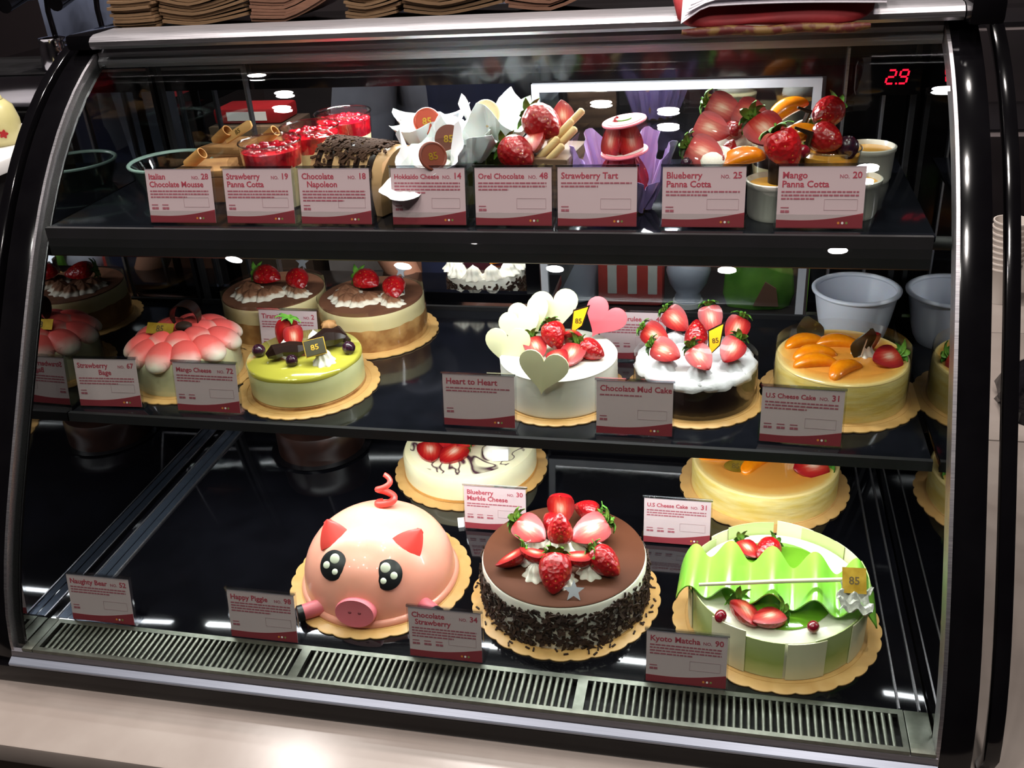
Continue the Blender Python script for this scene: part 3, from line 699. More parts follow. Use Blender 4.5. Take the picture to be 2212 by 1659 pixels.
part('marbled_top', MB().lathe([(0.03, 0.0455), (0.094, 0.0455), (0.092, 0.0466), (0.03, 0.0468)], 60), marble(), t, smooth=50)
part('baked_edge', MB().lathe([(0.104, 0.003), (0.1058, 0.004), (0.1056, 0.008), (0.104, 0.009)], 60), mat('baked edge', '#d39a50', 0.5), t)
straw(t, (-0.050, -0.044, 0.056), (0.30, -0.9, -0.1), (0.25, -0.45, 0.85), 0.050, False); straw(t, (-0.012, -0.046, 0.056), (-0.45, -0.85, -0.1), (-0.1, -0.45, 0.88), 0.050)
straw(t, (-0.030, -0.014, 0.066), (0.1, -0.8, -0.3), (0, -0.6, 0.8), 0.044, False); straw(t, (0.004, -0.016, 0.064), (-0.5, -0.7, -0.2), (0, -0.6, 0.8), 0.040)
put('cream_blob', ME_blob, t, (0.052, -0.030, 0.050), None, 0.042); put('cream_blob', ME_blob, t, (0.048, 0.010, 0.052), None, (0.05, 0.03, 0.05))
part('chocolate_curl', MB().tube([(0.020, -0.006, 0.052), (0.040, -0.014, 0.062), (0.062, -0.008, 0.060)], [0.002, 0.005, 0.002], 8), M_choc, t)
part('small_card', MB().box(-0.012, 0.012, -0.009, 0.009, 0, 0.0008), M_tagw, t, smooth=0, M=frame_of((1, 0.2, 0), (0, -0.6, 0.8), (0.062, -0.048, 0.056)))

# 5 + mid: yellow cheesecakes with peach slices
M_chs = mat('cheesecake side', '#e6c766', 0.5, col2='#f0db92', nscale=26, stretch=(1, 1, 4), bump=0.5, bscale=40)
M_chtop = axis_ramp('caramel glazed top', 0, [(0.0, '#d58a35'), (0.78, '#d68f3c'), (0.93, '#e2ad58'), (1.0, '#ecd08a')], 0.15, radial=(1, 1, 0.0), lo=0, hi=1.0, coat=0.7, noise=0.06, bscale=6)
M_cleaf = mat('chocolate leaf', '#2a2a1c', 0.35, col2='#6d6a2c', nscale=40, ncon=(0.55, 0.62))
def cheesecake(label, loc, r, h, R, rz, mid):
    t = thing('peach_cheesecake', label, 'cake', loc, rz, 'yellow cheesecakes with peach slices')
    board(t, R)
    slab(t, r, 0.003, h, M_chs, 'cake_body', rnd=0.003)
    part('glazed_top', MB().lathe([(0.3, 0), (0.995, 0), (0.99, 0.6), (0.97, 1.0), (0.3, 1.05)], 64), M_chtop, t, smooth=50, M=Matrix.Translation((0, 0, h - 0.0005)) @ Matrix.Diagonal((r, r, 0.0022, 1)))
    z = h + 0.006; k = r / 0.078
    if mid: sl = [(-0.034, 0.004, 0.2, 0.55), (-0.036, -0.020, 0.1, 0.55), (-0.008, -0.040, 0.75, 0.5), (-0.040, 0.036, 0.25, 0.6), (0.0, 0.034, -0.1, 0.5)]
    else: sl = [(-0.044, 0.000, 0.1, 0.6), (-0.012, -0.012, 0.9, 0.6), (-0.040, 0.030, 0.2, 0.6), (0.0, 0.034, -0.2, 0.5)]
    for x, y, a, q in sl: put('peach_slice', ME_peach, t, (x * k, y * k, z), (0.5, 0.0, a), 0.052 * k)
    put('cream_swirl', ME_swirl, t, (0.026 * k, 0.006, h), None, 0.028 * k)
    lf = part('chocolate_leaf', MB().grid(lambda u, v: ((u - 0.5) * 0.03 * sin(pi * (0.15 + 0.8 * v)), 0.004 * sin(5 * v), 0.05 * v), 6, 9, 0.0012), M_cleaf, t, M=frame_of((0.9, 0.3, 0), (0.12, -0.25, 0.95), (0.020 * k, -0.004, h)))
    part('leaf_vein', MB().tube([(0, -0.001, 0.004), (0.003, 0.002, 0.025), (-0.002, -0.002, 0.046)], 0.0008, 6), M_cream, lf)
    if mid:
        part('chocolate_leaf', MB().grid(lambda u, v: ((u - 0.5) * 0.034 * sin(pi * (0.2 + 0.75 * v)), 0.004 * sin(5 * v), 0.036 * v), 6, 9, 0.0012), M_cleaf, t, M=frame_of((0.9, -0.3, 0.25), (-0.4, 0.3, 0.85), (-0.030, 0.040, h)))
        straw(t, (0.036, 0.006, h + 0.016), (-0.2, 0.1, -0.9), (0.6, -0.7, 0.1), 0.030, False)
    straw(t, (0.048 * k, -0.022 * k, h + 0.011), (-0.85, -0.5, 0.05), (0.1, -0.55, 0.83), 0.040 * k)
    if mid: collar(t, r + 0.0015, 0.004, h + 0.016)
    else:
        plaque(t, frame_of((1, 0, 0), (0, -0.55, 0.83), (-0.040, -0.040, h + 0.008)), 0.040, 0.018, M_gold, '85°', 0.62, poly=circ(1, 28, sx=0.019, sy=0.0095), tm=M_goldtxt)
    return t
cheesecake('yellow peach cheesecake standing on the black deck behind the green cake', (0.067, 1.255, ZD), 0.106, 0.046, 0.124, 0.0, False)
cheesecake('yellow peach cheesecake on the lower shelf below the white tub', (0.143, 1.122, ZM), 0.079, 0.052, 0.098, 0.1, True)

# 6 dark chocolate cake far back under the shelf, seen in the end mirror
t = thing('dark_chocolate_cake', 'dark chocolate cake with an orange garnish at the back left of the deck', 'cake', (-0.655, 1.288, ZD))
part('black_tray', MB().lathe([(0.03, 0), (0.082, 0), (0.084, 0.003), (0.03, 0.003)], 48), M_black, t)
slab(t, 0.072, 0.003, 0.052, M_choc, 'cake_body', rnd=0.010)
part('white_plate', MB().prism(circ(0.018, 28), 0.052, 0.0535), M_cream, t, loc=(0.01, -0.02, 0))
part('orange_garnish', MB().lathe([(0.010, 0), (0.009, 0.004), (0.006, 0.010), (0.0055, 0.014), (0.002, 0.0155)], 20), M_peach, t, loc=(0.01, -0.02, 0.0535))

# ------------------------------------------------------------------ lower shelf
# tiramisu cakes
M_sponge = mat('sponge finger', '#c9995c', 0.8, col2='#9c6833', nscale=32, ncon=(0.4, 0.6), bump=0.6, bscale=70)
M_tcream = mat('mascarpone cream', '#e9d9a8', 0.5, col2='#e2cf98', nscale=20)
def tiramisu(label, loc, rz):
    t = thing('tiramisu_cake', label, 'cake', loc, rz, 'tiramisu cakes')
    board(t, 0.096)
    slab(t, 0.078, 0.003, 0.040, M_sponge, 'sponge_base', fn=lambda a, j, r, z: 1 + 0.012 * abs(cos(9 * a)))
    slab(t, 0.0785, 0.036, 0.060, M_tcream, 'cream_layer', fn=lambda a, j, r, z: 1 + (0.006 * sin(7 * a) if j < 2 else 0))
    part('cocoa_top', MB().lathe([(0.04, 0.0592), (0.0775, 0.0592), (0.0768, 0.0606), (0.04, 0.061)], 60), M_cocoa, t, smooth=50)
    for k, (x, y) in enumerate(((-0.036, -0.022), (-0.020, -0.032), (-0.002, -0.028), (-0.040, -0.004), (0.010, -0.018), (-0.026, -0.012))):
        put('cream_rosette', ME_swirld, t, (x, y, 0.0602), (0, 0, k), (0.044, 0.038, 0.030))
    for k, (x, y) in enumerate(((0.036, -0.006), (0.050, -0.016), (0.030, 0.010))):
        put('cream_rosette', ME_swirld, t, (x, y, 0.0602), (0, 0, k + 2), (0.038, 0.032, 0.028))
    straw(t, (-0.012, 0.012, 0.078), (0.8, -0.3, -0.05), (0, 0.3, -0.9), 0.046, True)
    straw(t, (0.044, 0.000, 0.078), (0.5, -0.6, -0.2), (0, 0.3, -0.9), 0.042, False)
    part('star_pick', MB().prism([(x * 0.85, y * 0.85) for x, y in star], 0, 0.0012), M_silver, t, smooth=0, M=frame_of((1, 0, 0), (0, -0.9, 0.4), (0.046, 0.020, 0.098)))
    part('pick', MB().tube([(0.046, 0.021, 0.06), (0.046, 0.021, 0.096)], 0.0009, 6), M_silver, t)
    collar(t, 0.0805, 0.004, 0.066)
    return t
tiramisu('tiramisu cake behind its price card, left of the other tiramisu', (-0.680, 1.268, ZM), 0.0)
tiramisu('tiramisu cake on a scalloped gold board to the right, no card before it', (-0.517, 1.256, ZM), -0.25)

# pink petal cake
M_petal = axis_ramp('pink airbrushed petal', 0, [(0.0, '#e8504c'), (0.60, '#ea6661'), (0.86, '#e6b4a8'), (1.0, '#e0d8c4')], 0.45, lo=-0.5, hi=0.5, sss=0.15, noise=0.1, bscale=5)
M_mint = mat('pale mint frosting', '#dfdcb6', 0.5, col2='#d6d3a8', nscale=14, sss=0.1)
ME_petal = MB().ell((0, 0, 0), (0.5, 0.42, 0.24), 20, 12).mesh('petal', M_petal)
t = thing('pink_petal_cake', 'pale cake crowned with pink and white petals and a chocolate curl', 'cake', (-0.741, 1.098, ZM))
t.scale = (0.93, 0.93, 1.0)
board(t, 0.100)
slab(t, 0.079, 0.003, 0.052, M_mint, 'cake_body', rnd=0.010)
for ring, (n, r, s, z, tl) in enumerate(((11, 0.064, 0.054, 0.055, 0.45), (7, 0.036, 0.048, 0.064, 0.30))):
    for k in range(n):
        a = 2 * pi * (k + 0.5 * ring) / n + 0.13
        put('petal', ME_petal, t, M=Matrix.Translation((r * cos(a), r * sin(a), z)) @ Matrix.Rotation(a, 4, 'Z') @ Matrix.Rotation(tl, 4, 'Y') @ Matrix.Diagonal((s, s, s, 1)))
def curl(u, v):
    a = -0.6 + 4.2 * u; r = 0.021 * (1 - 0.15 * u)
    return (r * cos(a), (v - 0.5) * 0.034 * sin(pi * (0.08 + 0.86 * u)), r * sin(a))
part('chocolate_curl', MB().grid(curl, 26, 4, 0.0015), M_choc, t, M=frame_of((1, 0.2, 0), (0.1, 0.15, 1), (0.004, 0.012, 0.084)))
part('chocolate_crumbs', MB().ell((0, 0, 0), (0.014, 0.010, 0.007), 12, 8), M_flake, t, loc=(0.004, 0.004, 0.073))
plaque(t, frame_of((1, -0.05, 0), (0, -0.75, 0.66), (-0.020, -0.020, 0.079)), 0.045, 0.016, M_gold, '85', 0.8)
collar(t, 0.0815, 0.004, 0.056)

# yellow mango cheese cake
t = thing('mango_cheese_cake', 'pale cake with yellow glaze, dark chocolate bark, berries and a walnut', 'cake', (-0.552, 1.080, ZM))
board(t, 0.097)
M_mside = mat('mango mousse side', '#d8d6a2', 0.4, col2='#cfce94', nscale=20, coat=0.2)
slab(t, 0.0775, 0.003, 0.009, M_sponge, 'biscuit_base'); slab(t, 0.077, 0.0085, 0.048, M_mside, 'cake_body', rnd=0.004)
part('yellow_glaze', MB().lathe([(0.03, 0.047), (0.0772, 0.043), (0.0778, 0.0465), (0.0755, 0.0500), (0.03, 0.0505)], 72, fn=lambda a, j, r, z: 1 + (0.006 * sin(5 * a) if j == 1 else 0)), mat('mango glaze', '#bdb548', 0.14, col2='#b4ac40', nscale=8, coat=0.8), t, smooth=60)
rnd = random.Random(5); pts = []
bark = MB().tube([(-0.036 + 0.090 * i / 11, -0.036 + 0.062 * i / 11 + rnd.uniform(-0.003, 0.003), 0.061 + 0.003 * sin(i) + 0.006 * i / 11) for i in range(12)], [0.004] + [0.0105 + rnd.uniform(-0.003, 0.003) for _ in range(10)] + [0.004], 7)
part('chocolate_bark', bark, M_choc, t, smooth=20)
part('chocolate_bark', MB().tube([(0.012, 0.044, 0.062), (0.034, 0.036, 0.066), (0.058, 0.020, 0.060)], [0.004, 0.010, 0.004], 7), M_choc, t, smooth=20)
straw(t, (-0.030, 0.020, 0.070), (-0.2, -0.2, -0.9), (0.85, -0.45, 0.1), 0.042); straw(t, (-0.018, 0.014, 0.067), (0.1, -0.2, -0.9), (0.75, -0.6, 0.1), 0.036, False)
put('blueberry', ME_bb, t, (-0.058, -0.014, 0.0575), (0.3, 0, 0), 0.0185); put('blueberry', ME_bb, t, (0.000, -0.038, 0.057), (0.1, 0.4, 0), 0.0165); put('blueberry', ME_bb, t, (0.064, 0.004, 0.058), None, 0.018)
part('walnut_half', MB().lathe([(0.002, 0), (0.008, 0.001), (0.0105, 0.005), (0.008, 0.010), (0.002, 0.0125)], 18, fn=lambda a, j, r, z: 1 + 0.2 * sin(6 * a + j)), M_walnut, t, loc=(0.026, 0.036, 0.070), smooth=60)
put('cream_swirl', ME_swirl, t, (-0.028, 0.004, 0.0495), None, 0.022); put('cream_swirl', ME_swirl, t, (0.040, -0.026, 0.0495), None, 0.030); put('cream_swirl', ME_swirl, t, (0.004, 0.030, 0.0495), None, 0.026)
plaque(t, frame_of((0.9, 0.42, 0.1), (-0.1, -0.75, 0.66), (0.032, -0.030, 0.074)), 0.026, 0.022, mat('dark chocolate plaque', '#2f2a16', 0.3, 0.3, col2='#3a3318'), '85', 0.5, nm='chocolate_plaque', tm=M_gold)
part('plaque_border', MB().box(-0.0140, 0.0140, -0.0120, 0.0120, -0.0006, 0.0002), M_gold, t, smooth=0, M=frame_of((0.9, 0.42, 0.1), (-0.1, -0.75, 0.66), (0.032, -0.030, 0.074)))

# white cake with chocolate hearts
def heart(s, n=40):
    P = []
    for i in range(n):
        a = 2 * pi * i / n
        P.append((s * 16 * sin(a) ** 3 / 17, s * (13 * cos(a) - 5 * cos(2 * a) - 2 * cos(3 * a) - cos(4 * a)) / 17 + 0.1 * s))
    return P
M_ridge = mat('white buttercream', '#eceade', 0.45, col2='#e4e2d4', nscale=10, sss=0.1)
M_hw = mat('white chocolate heart', '#dddab2', 0.4, col2='#d8d4a8', nscale=9, sss=0.15)
M_hp = mat('pink chocolate heart', '#e8646c', 0.4, col2='#e35a64', nscale=9, sss=0.15)
t = thing('white_heart_cake', 'white cake with white and pink chocolate hearts and strawberries', 'cake', (-0.206, 1.092, ZM))
board(t, 0.090)
nz = 15
part('cake_body', MB().lathe([(0.04, 0.003)] + [(0.0745 + 0.0009 * (j % 2), 0.004 + 0.052 * j / nz) for j in range(nz + 1)] + [(0.0728, 0.0585), (0.04, 0.0592)], 72), M_ridge, t, smooth=40)
def put_heart(s, loc, xd, fd, mt):
    part('chocolate_heart', MB().prism(heart(s), -0.0012, 0.0012), mt, t, smooth=40, M=frame_of(xd, fd, loc), bevel=0.0005)
put_heart(0.034, (-0.012, 0.052, 0.094), (1, 0.1, 0.1), (0.0, -0.95, 0.3), M_hw)
put_heart(0.030, (-0.042, 0.038, 0.090), (0.95, 0.1, 0.35), (-0.1, -0.92, 0.3), M_hw)
put_heart(0.030, (-0.052, 0.022, 0.082), (0.95, 0.0, 0.3), (-0.15, -0.92, 0.3), M_hw)
put_heart(0.033, (-0.062, -0.012, 0.068), (0.95, -0.15, 0.1), (-0.2, -0.95, 0.2), M_hw)
put_heart(0.033, (-0.004, -0.0815, 0.072), (0.98, -0.12, -0.10), (-0.1, -0.99, 0.08), M_hw)
put_heart(0.030, (0.052, 0.046, 0.086), (0.85, -0.2, -0.45), (0.1, -0.9, 0.35), M_hp)
tri = [(-0.009, -0.016), (0.004, -0.006), (0.012, 0.018), (-0.006, 0.012)]
plaque(t, frame_of((1, 0.0, 0), (0.0, -0.95, 0.3), (0.024, 0.022, 0.094)), 0.02, 0.02, M_yellow, '85', 0.45, 'yellow_plaque', tri)
part('plaque_border', MB().prism([(x * 1.22, y * 1.15) for x, y in tri], -0.001, -0.0002), M_choc, t, smooth=0, M=frame_of((1, 0.0, 0), (0.0, -0.95, 0.3), (0.024, 0.022, 0.094)))
straw(t, (-0.004, -0.002, 0.084), (0.3, -0.5, -0.5), None, 0.038, True, False); straw(t, (-0.026, -0.014, 0.074), (0.4, -0.6, -0.3), (0.2, -0.5, 0.8), 0.036)
straw(t, (0.018, 0.002, 0.076), (0.1, -0.6, 0.7), (0.1, -0.75, 0.6), 0.038, False); straw(t, (0.022, -0.028, 0.072), (-0.3, -0.85, -0.35), (-0.1, -0.5, 0.8), 0.040)
straw(t, (0.044, -0.012, 0.070), (0.85, -0.4, -0.2), None, 0.034, True, False); straw(t, (0.006, -0.040, 0.072), (0.3, -0.9, -0.2), (0, -0.5, 0.85), 0.034, False)

# dark mud cake under white cream and strawberries
M_snow = mat('powdered cream', '#eceaea', 0.7, col2='#dcdadd', nscale=40, bump=0.8, bscale=90)
t = thing('chocolate_mud_cake', 'dark cake under powdered white cream with strawberry halves', 'cake', (-0.034, 1.106, ZM))
board(t, 0.092)
slab(t, 0.0745, 0.003, 0.044, M_choc, 'cake_body')
part('powdered_cream', MB().lathe([(0.04, 0.040), (0.0748, 0.041), (0.0758, 0.046), (0.070, 0.053), (0.04, 0.056), (0.01, 0.057)], 72, fn=lambda a, j, r, z: 1 + 0.02 * sin(11 * a + j) + (0.015 * sin(23 * a) if j in (1, 2) else 0)), M_snow, t, smooth=70)
ME_ps = _swirl(5, 7, M_snow, 0.62)
for k in range(7):
    a = 2 * pi * k / 7 + 0.35; r = 0.050
    put('cream_swirl', ME_ps, t, (r * cos(a), r * sin(a), 0.050), (0, 0, a), (0.040, 0.040, 0.030))
    up_ = 0.9 if sin(a) > 0 else 0.35
    straw(t, (r * cos(a) * 1.04, r * sin(a) * 1.04, 0.079 + 0.006 * (sin(a) > 0.3)), (-0.55 * cos(a) + 0.3, -0.3, -0.5 * up_), (0.12, -0.85, 0.6 if sin(a) < 0 else 0.25), 0.038)
straw(t, (0.0, 0.008, 0.078), (0, 0.3, 0.8), None, 0.036, False, False)
plaque(t, frame_of((1, 0.0, 0.2), (0.0, -0.9, 0.42), (0.024, -0.018, 0.085)), 0.02, 0.02, M_yellow, '85', 0.42, 'yellow_plaque', tri)
part('plaque_border', MB().prism([(x * 1.22, y * 1.15) for x, y in tri], -0.001, -0.0002), M_choc, t, smooth=0, M=frame_of((1, 0.0, 0.2), (0.0, -0.9, 0.42), (0.024, -0.018, 0.085)))
collar(t, 0.0775, 0.004, 0.056)

# black forest cake at the back
t = thing('black_forest_cake', 'white rosette topped cake with dark chocolate flake sides behind the case doors', 'cake', (-0.397, 1.482, ZM - 0.038))
board(t, 0.082)
slab(t, 0.066, 0.003, 0.062, M_cream, 'frosting')
mb = MB(); rnd = random.Random(9)
for i in range(900):
    a = rnd.uniform(0, 2 * pi); z = 0.004 + 0.046 * rnd.random(); r = 0.066 + rnd.uniform(0, 0.0025); L = rnd.uniform(0.002, 0.005)
    M = Matrix.Translation((r * cos(a), r * sin(a), z)) @ Matrix.Rotation(a, 4, 'Z') @ Euler((rnd.uniform(0, 6), rnd.uniform(-0.5, 0.5), 0)).to_matrix().to_4x4()
    mb.box(-0.0006, 0.0006, -L, L, -0.0016, 0.0016, M)
o = part('shaved_chocolate', mb, M_flake, t, smooth=0); o['kind'] = 'stuff'
for k in range(11):
    a = 2 * pi * k / 11; put('cream_swirl', ME_swirl, t, (0.054 * cos(a), 0.054 * sin(a), 0.060), (0, 0, a * 3), (0.036, 0.036, 0.028))
part('cherry_jelly', MB().lathe([(0.02, 0.061), (0.040, 0.061), (0.039, 0.068), (0.02, 0.070)], 40), mat('cherry jelly', '#2a0a0e', 0.15, coat=0.6), t)
put('peach_slice', ME_peach, t, (0.020, -0.016, 0.074), (0.3, 0, 0.4), 0.018)

# white tub
M_tub = mat('translucent white plastic', '#d9dbe6', 0.32, col2='#d0d3e0', nscale=8, sss=0.2)
t = thing('plastic_tub', 'white round plastic tub standing at the right end of the lower shelf', 'tub', (0.174, 1.292, ZM))
t.scale = (1, 1, 0.82)
part('tub_body', MB().grid(lambda u, v: ((0.036 + 0.017 * v ** 0.6) * cos(2 * pi * u), (0.036 + 0.017 * v ** 0.6) * sin(2 * pi * u), 0.001 + 0.088 * v), 56, 10, -0.0018, True), M_tub, t, smooth=60)
part('tub_bottom', MB().lathe([(0.01, 0), (0.034, 0), (0.037, 0.002), (0.034, 0.003), (0.01, 0.003)], 48), M_tub, t)
part('rim', MB().lathe([(0.0515, 0.086), (0.0545, 0.084), (0.0585, 0.087), (0.0590, 0.090), (0.0560, 0.0925), (0.0525, 0.0915)], 56), M_tub, t, smooth=70)

# ------------------------------------------------------------------ upper shelf
# glass dish
M_dish = clear('pale green glass', '#e6f2ec', 1.3, 0.06)
t = thing('glass_dish', 'empty round glass dish at the left end of the upper shelf', 'dish', (-0.776, 1.224, ZT))
part('dish_wall', MB().grid(lambda u, v: ((0.045 + 0.013 * v) * cos(2 * pi * u), (0.045 + 0.013 * v) * sin(2 * pi * u), 0.002 + 0.032 * v), 48, 4, -0.002, True), M_dish, t)
part('dish_bottom', MB().lathe([(0.02, 0), (0.045, 0), (0.046, 0.002), (0.02, 0.002)], 48), M_dish, t)
part('dish_rim', MB().lathe([(0.0560, 0.0330), (0.0605, 0.0330), (0.0612, 0.0350), (0.0590, 0.0368), (0.0562, 0.0355)], 56), mat('frosted rim', '#9fb8b0', 0.3, col2='#94ada5'), t, smooth=70)
# mousse slices wrapped in film
M_mousse = mat('chocolate mousse', '#9a6238', 0.6, col2='#7d4b28', nscale=26, bump=0.25)
M_mdust = mat('cocoa dusted mousse', '#b98552', 0.8, col2='#8d5b35', nscale=30, ndetail=8, bump=0.2)
M_wafer = mat('wafer roll', '#c58d4e', 0.6, col2='#a9713a', nscale=40)
M_bisc = mat('biscuit', '#d7a566', 0.7, col2='#c49254', nscale=30, bump=0.2)
def mousse(label, loc, rz, w, d, h, extra):
    t = thing('mousse_slice', label, 'cake slice', loc, rz, 'wrapped mousse slices')
    poly = [(-w / 2, -d / 2), (w / 2, -d / 2), (w * 0.42, d / 2), (-w * 0.30, d / 2)]
    part('slice_body', MB().prism(poly, 0.001, h * 0.8), M_mousse, t, bevel=0.003)
    part('dusted_top', MB().prism([(x * 0.99, y * 0.99) for x, y in poly], h * 0.8, h), M_mdust, t, bevel=0.002)
    n = len(poly)
    film = MB()
    for i in range(n):
        (xa, ya), (xb, yb) = poly[i], poly[(i + 1) % n]; k = 1.05
        film.add([(xa * k, ya * k, 0.001), (xb * k, yb * k, 0.001), (xb * k * 1.04, yb * k * 1.04, h + 0.016 + 0.006 * (i % 2)), (xa * k * 1.04, ya * k * 1.04, h + 0.016 - 0.004 * (i % 2))], [(0, 1, 2, 3)])
    part('film_wrap', film, M_film, t, smooth=0)
    wr = part('wafer_roll', MB().grid(lambda u, v: (0.0065 * cos(2 * pi * u), 0.0065 * sin(2 * pi * u), 0.030 * v), 20, 2, -0.0014, True), M_wafer, t, M=frame_of((0.1, 0.9, 0.1), (0.75, -0.25, 0.5), (-0.020, -0.006, h + 0.002)))
    if extra:
        M = frame_of((0.86, 0.1, 0.45), (0.1, -0.85, 0.45), (0.020, -0.008, h + 0.016))
        bs = part('biscuit_stick', MB().prism([(-0.024, -0.006), (0.020, -0.0065), (0.024, -0.004), (0.0245, 0.004), (0.02, 0.0065), (-0.024, 0.006)], -0.002, 0.002), M_bisc, t, M=M, bevel=0.001)
        put('lettering', text_mesh('85', 0.009, M_goldtxt, 0.02, 'CENTER'), bs, (0, -0.003, 0.0022))
    return t
mousse('chocolate mousse slice in clear film beside the empty glass dish', (-0.692, 1.168, ZT), 0.15, 0.084, 0.070, 0.044, False)
mousse('chocolate mousse slice in clear film beside the front jelly cup', (-0.628, 1.262, ZT), 0.10, 0.075, 0.070, 0.050, False)
mousse('chocolate mousse slice with a lettered biscuit stick on top', (-0.702, 1.268, ZT), -0.05, 0.068, 0.064, 0.050, True)
# panna cotta cups with red jelly
M_panna = mat('vanilla panna cotta', '#efe3b8', 0.35, col2='#ebdeb0', nscale=9, sss=0.15)
M_rjelly = mat('red berry jelly', '#c01422', 0.08, col2='#8c0a1c', nscale=55, ndetail=6, bump=0.9, bscale=110, coat=0.8, ncon=(0.45, 0.55))
def panna(label, loc):
    t = thing('panna_cotta_cup', label, 'dessert cup', loc, random.uniform(0, 3), 'red topped panna cotta cups')
    t.scale = (1, 1, 1.17)
    part('panna_cotta', MB().lathe([(0.02, 0.002), (0.0325, 0.002), (0.0362, 0.046), (0.02, 0.046)], 40), M_panna, t)
    jl = part('jelly', MB().lathe([(0.02, 0.0455), (0.0362, 0.0455), (0.0376, 0.063), (0.033, 0.0645), (0.012, 0.0645), (0.002, 0.0645)], 48), M_rjelly, t, smooth=50)
    lump = MB(); rq = random.Random(int(loc[1] * 1e4))
    for q in range(46):
        a = rq.uniform(0, 6.28); rr = 0.034 * sqrt(rq.random()); e = rq.uniform(0.003, 0.0055)
        lump.ell((rr * cos(a), rr * sin(a), 0.0640), (e, e * rq.uniform(0.6, 1), e * 0.5), 8, 6)
    part('jelly_lumps', lump, M_rjelly, jl, smooth=70)['kind'] = 'stuff'
    part('cup_wall', MB().grid(lambda u, v: ((0.0335 + 0.0060 * v) * cos(2 * pi * u), (0.0335 + 0.0060 * v) * sin(2 * pi * u), 0.0005 + 0.0715 * v), 48, 2, 0.0, True), M_film, t)
    part('cup_rim', MB().lathe([(0.0388, 0.0705), (0.0402, 0.0705), (0.0406, 0.0715), (0.0398, 0.0727), (0.0388, 0.0722)], 48), clear('cup rim', '#f2f4f6', 1.5, 0.22), t, smooth=70)
panna('front red jelly cup of the row behind the second price card', (-0.574, 1.133, ZT))
panna('middle red jelly cup of the diagonal row', (-0.553, 1.212, ZT))
panna('rearmost red jelly cup of the diagonal row', (-0.536, 1.292, ZT))
# chocolate log
M_tan = mat('tan chocolate mousse', '#c79d72', 0.45, col2='#be9266', nscale=10)
t = thing('chocolate_log', 'arched tan log cake with dark stripes and chocolate shavings', 'cake', (-0.452, 1.152, ZT), -1.95)
def arch(y, k=1.0):
    return [(0.052 * k * cos(pi * i / 18) * (1 if i not in (0, 18) else 1), y, 0.002 + 0.074 * k * sin(pi * i / 18) ** 0.75) for i in range(19)]
def arch_band(y0, y1, k, lean=0.0):
    mb = MB(); a = arch(y0, k); b = arch(y1, k); vs = a + b; n = 19
    if lean: vs = [(x, y + lean * (0.5 - z / 0.066), z) for x, y, z in vs]
    fs = [(i, i + 1, n + i + 1, n + i) for i in range(n - 1)] + [tuple(range(n)), tuple(reversed(range(n, 2 * n))), (n - 1, 0, n, 2 * n - 1)]
    return mb.add(vs, fs)
part('log_body', arch_band(-0.062, 0.060, 1.0), M_tan, t, smooth=50)
for y in (-0.050, -0.030, -0.008, 0.014, 0.036): part('dark_stripe', arch_band(y, y + 0.009, 1.012, 0.012), M_choc, t, smooth=50)
mb = MB(); rnd = random.Random(2)
for i in range(380):
    a = rnd.gauss(pi * 0.46, 0.45); y = rnd.uniform(-0.058, 0.030) if i % 5 else rnd.uniform(0.0, 0.05); x = 0.0535 * cos(a); z = 0.004 + 0.075 * max(sin(a), 0.05) ** 0.75
    M = Matrix.Translation((x, y, z)) @ Matrix.Rotation(pi / 2 - a, 4, 'Y') @ Matrix.Rotation(rnd.uniform(0, 6), 4, 'Z'); L = rnd.uniform(0.002, 0.0055)
    mb.box(-L, L, -0.0015, 0.0015, -0.0006, 0.0008, M)
o = part('chocolate_shavings', mb, mat('milk chocolate shavings', '#4a3226', 0.9, col2='#36241c', nscale=30, spec=0.1), t, smooth=0); o['kind'] = 'stuff'
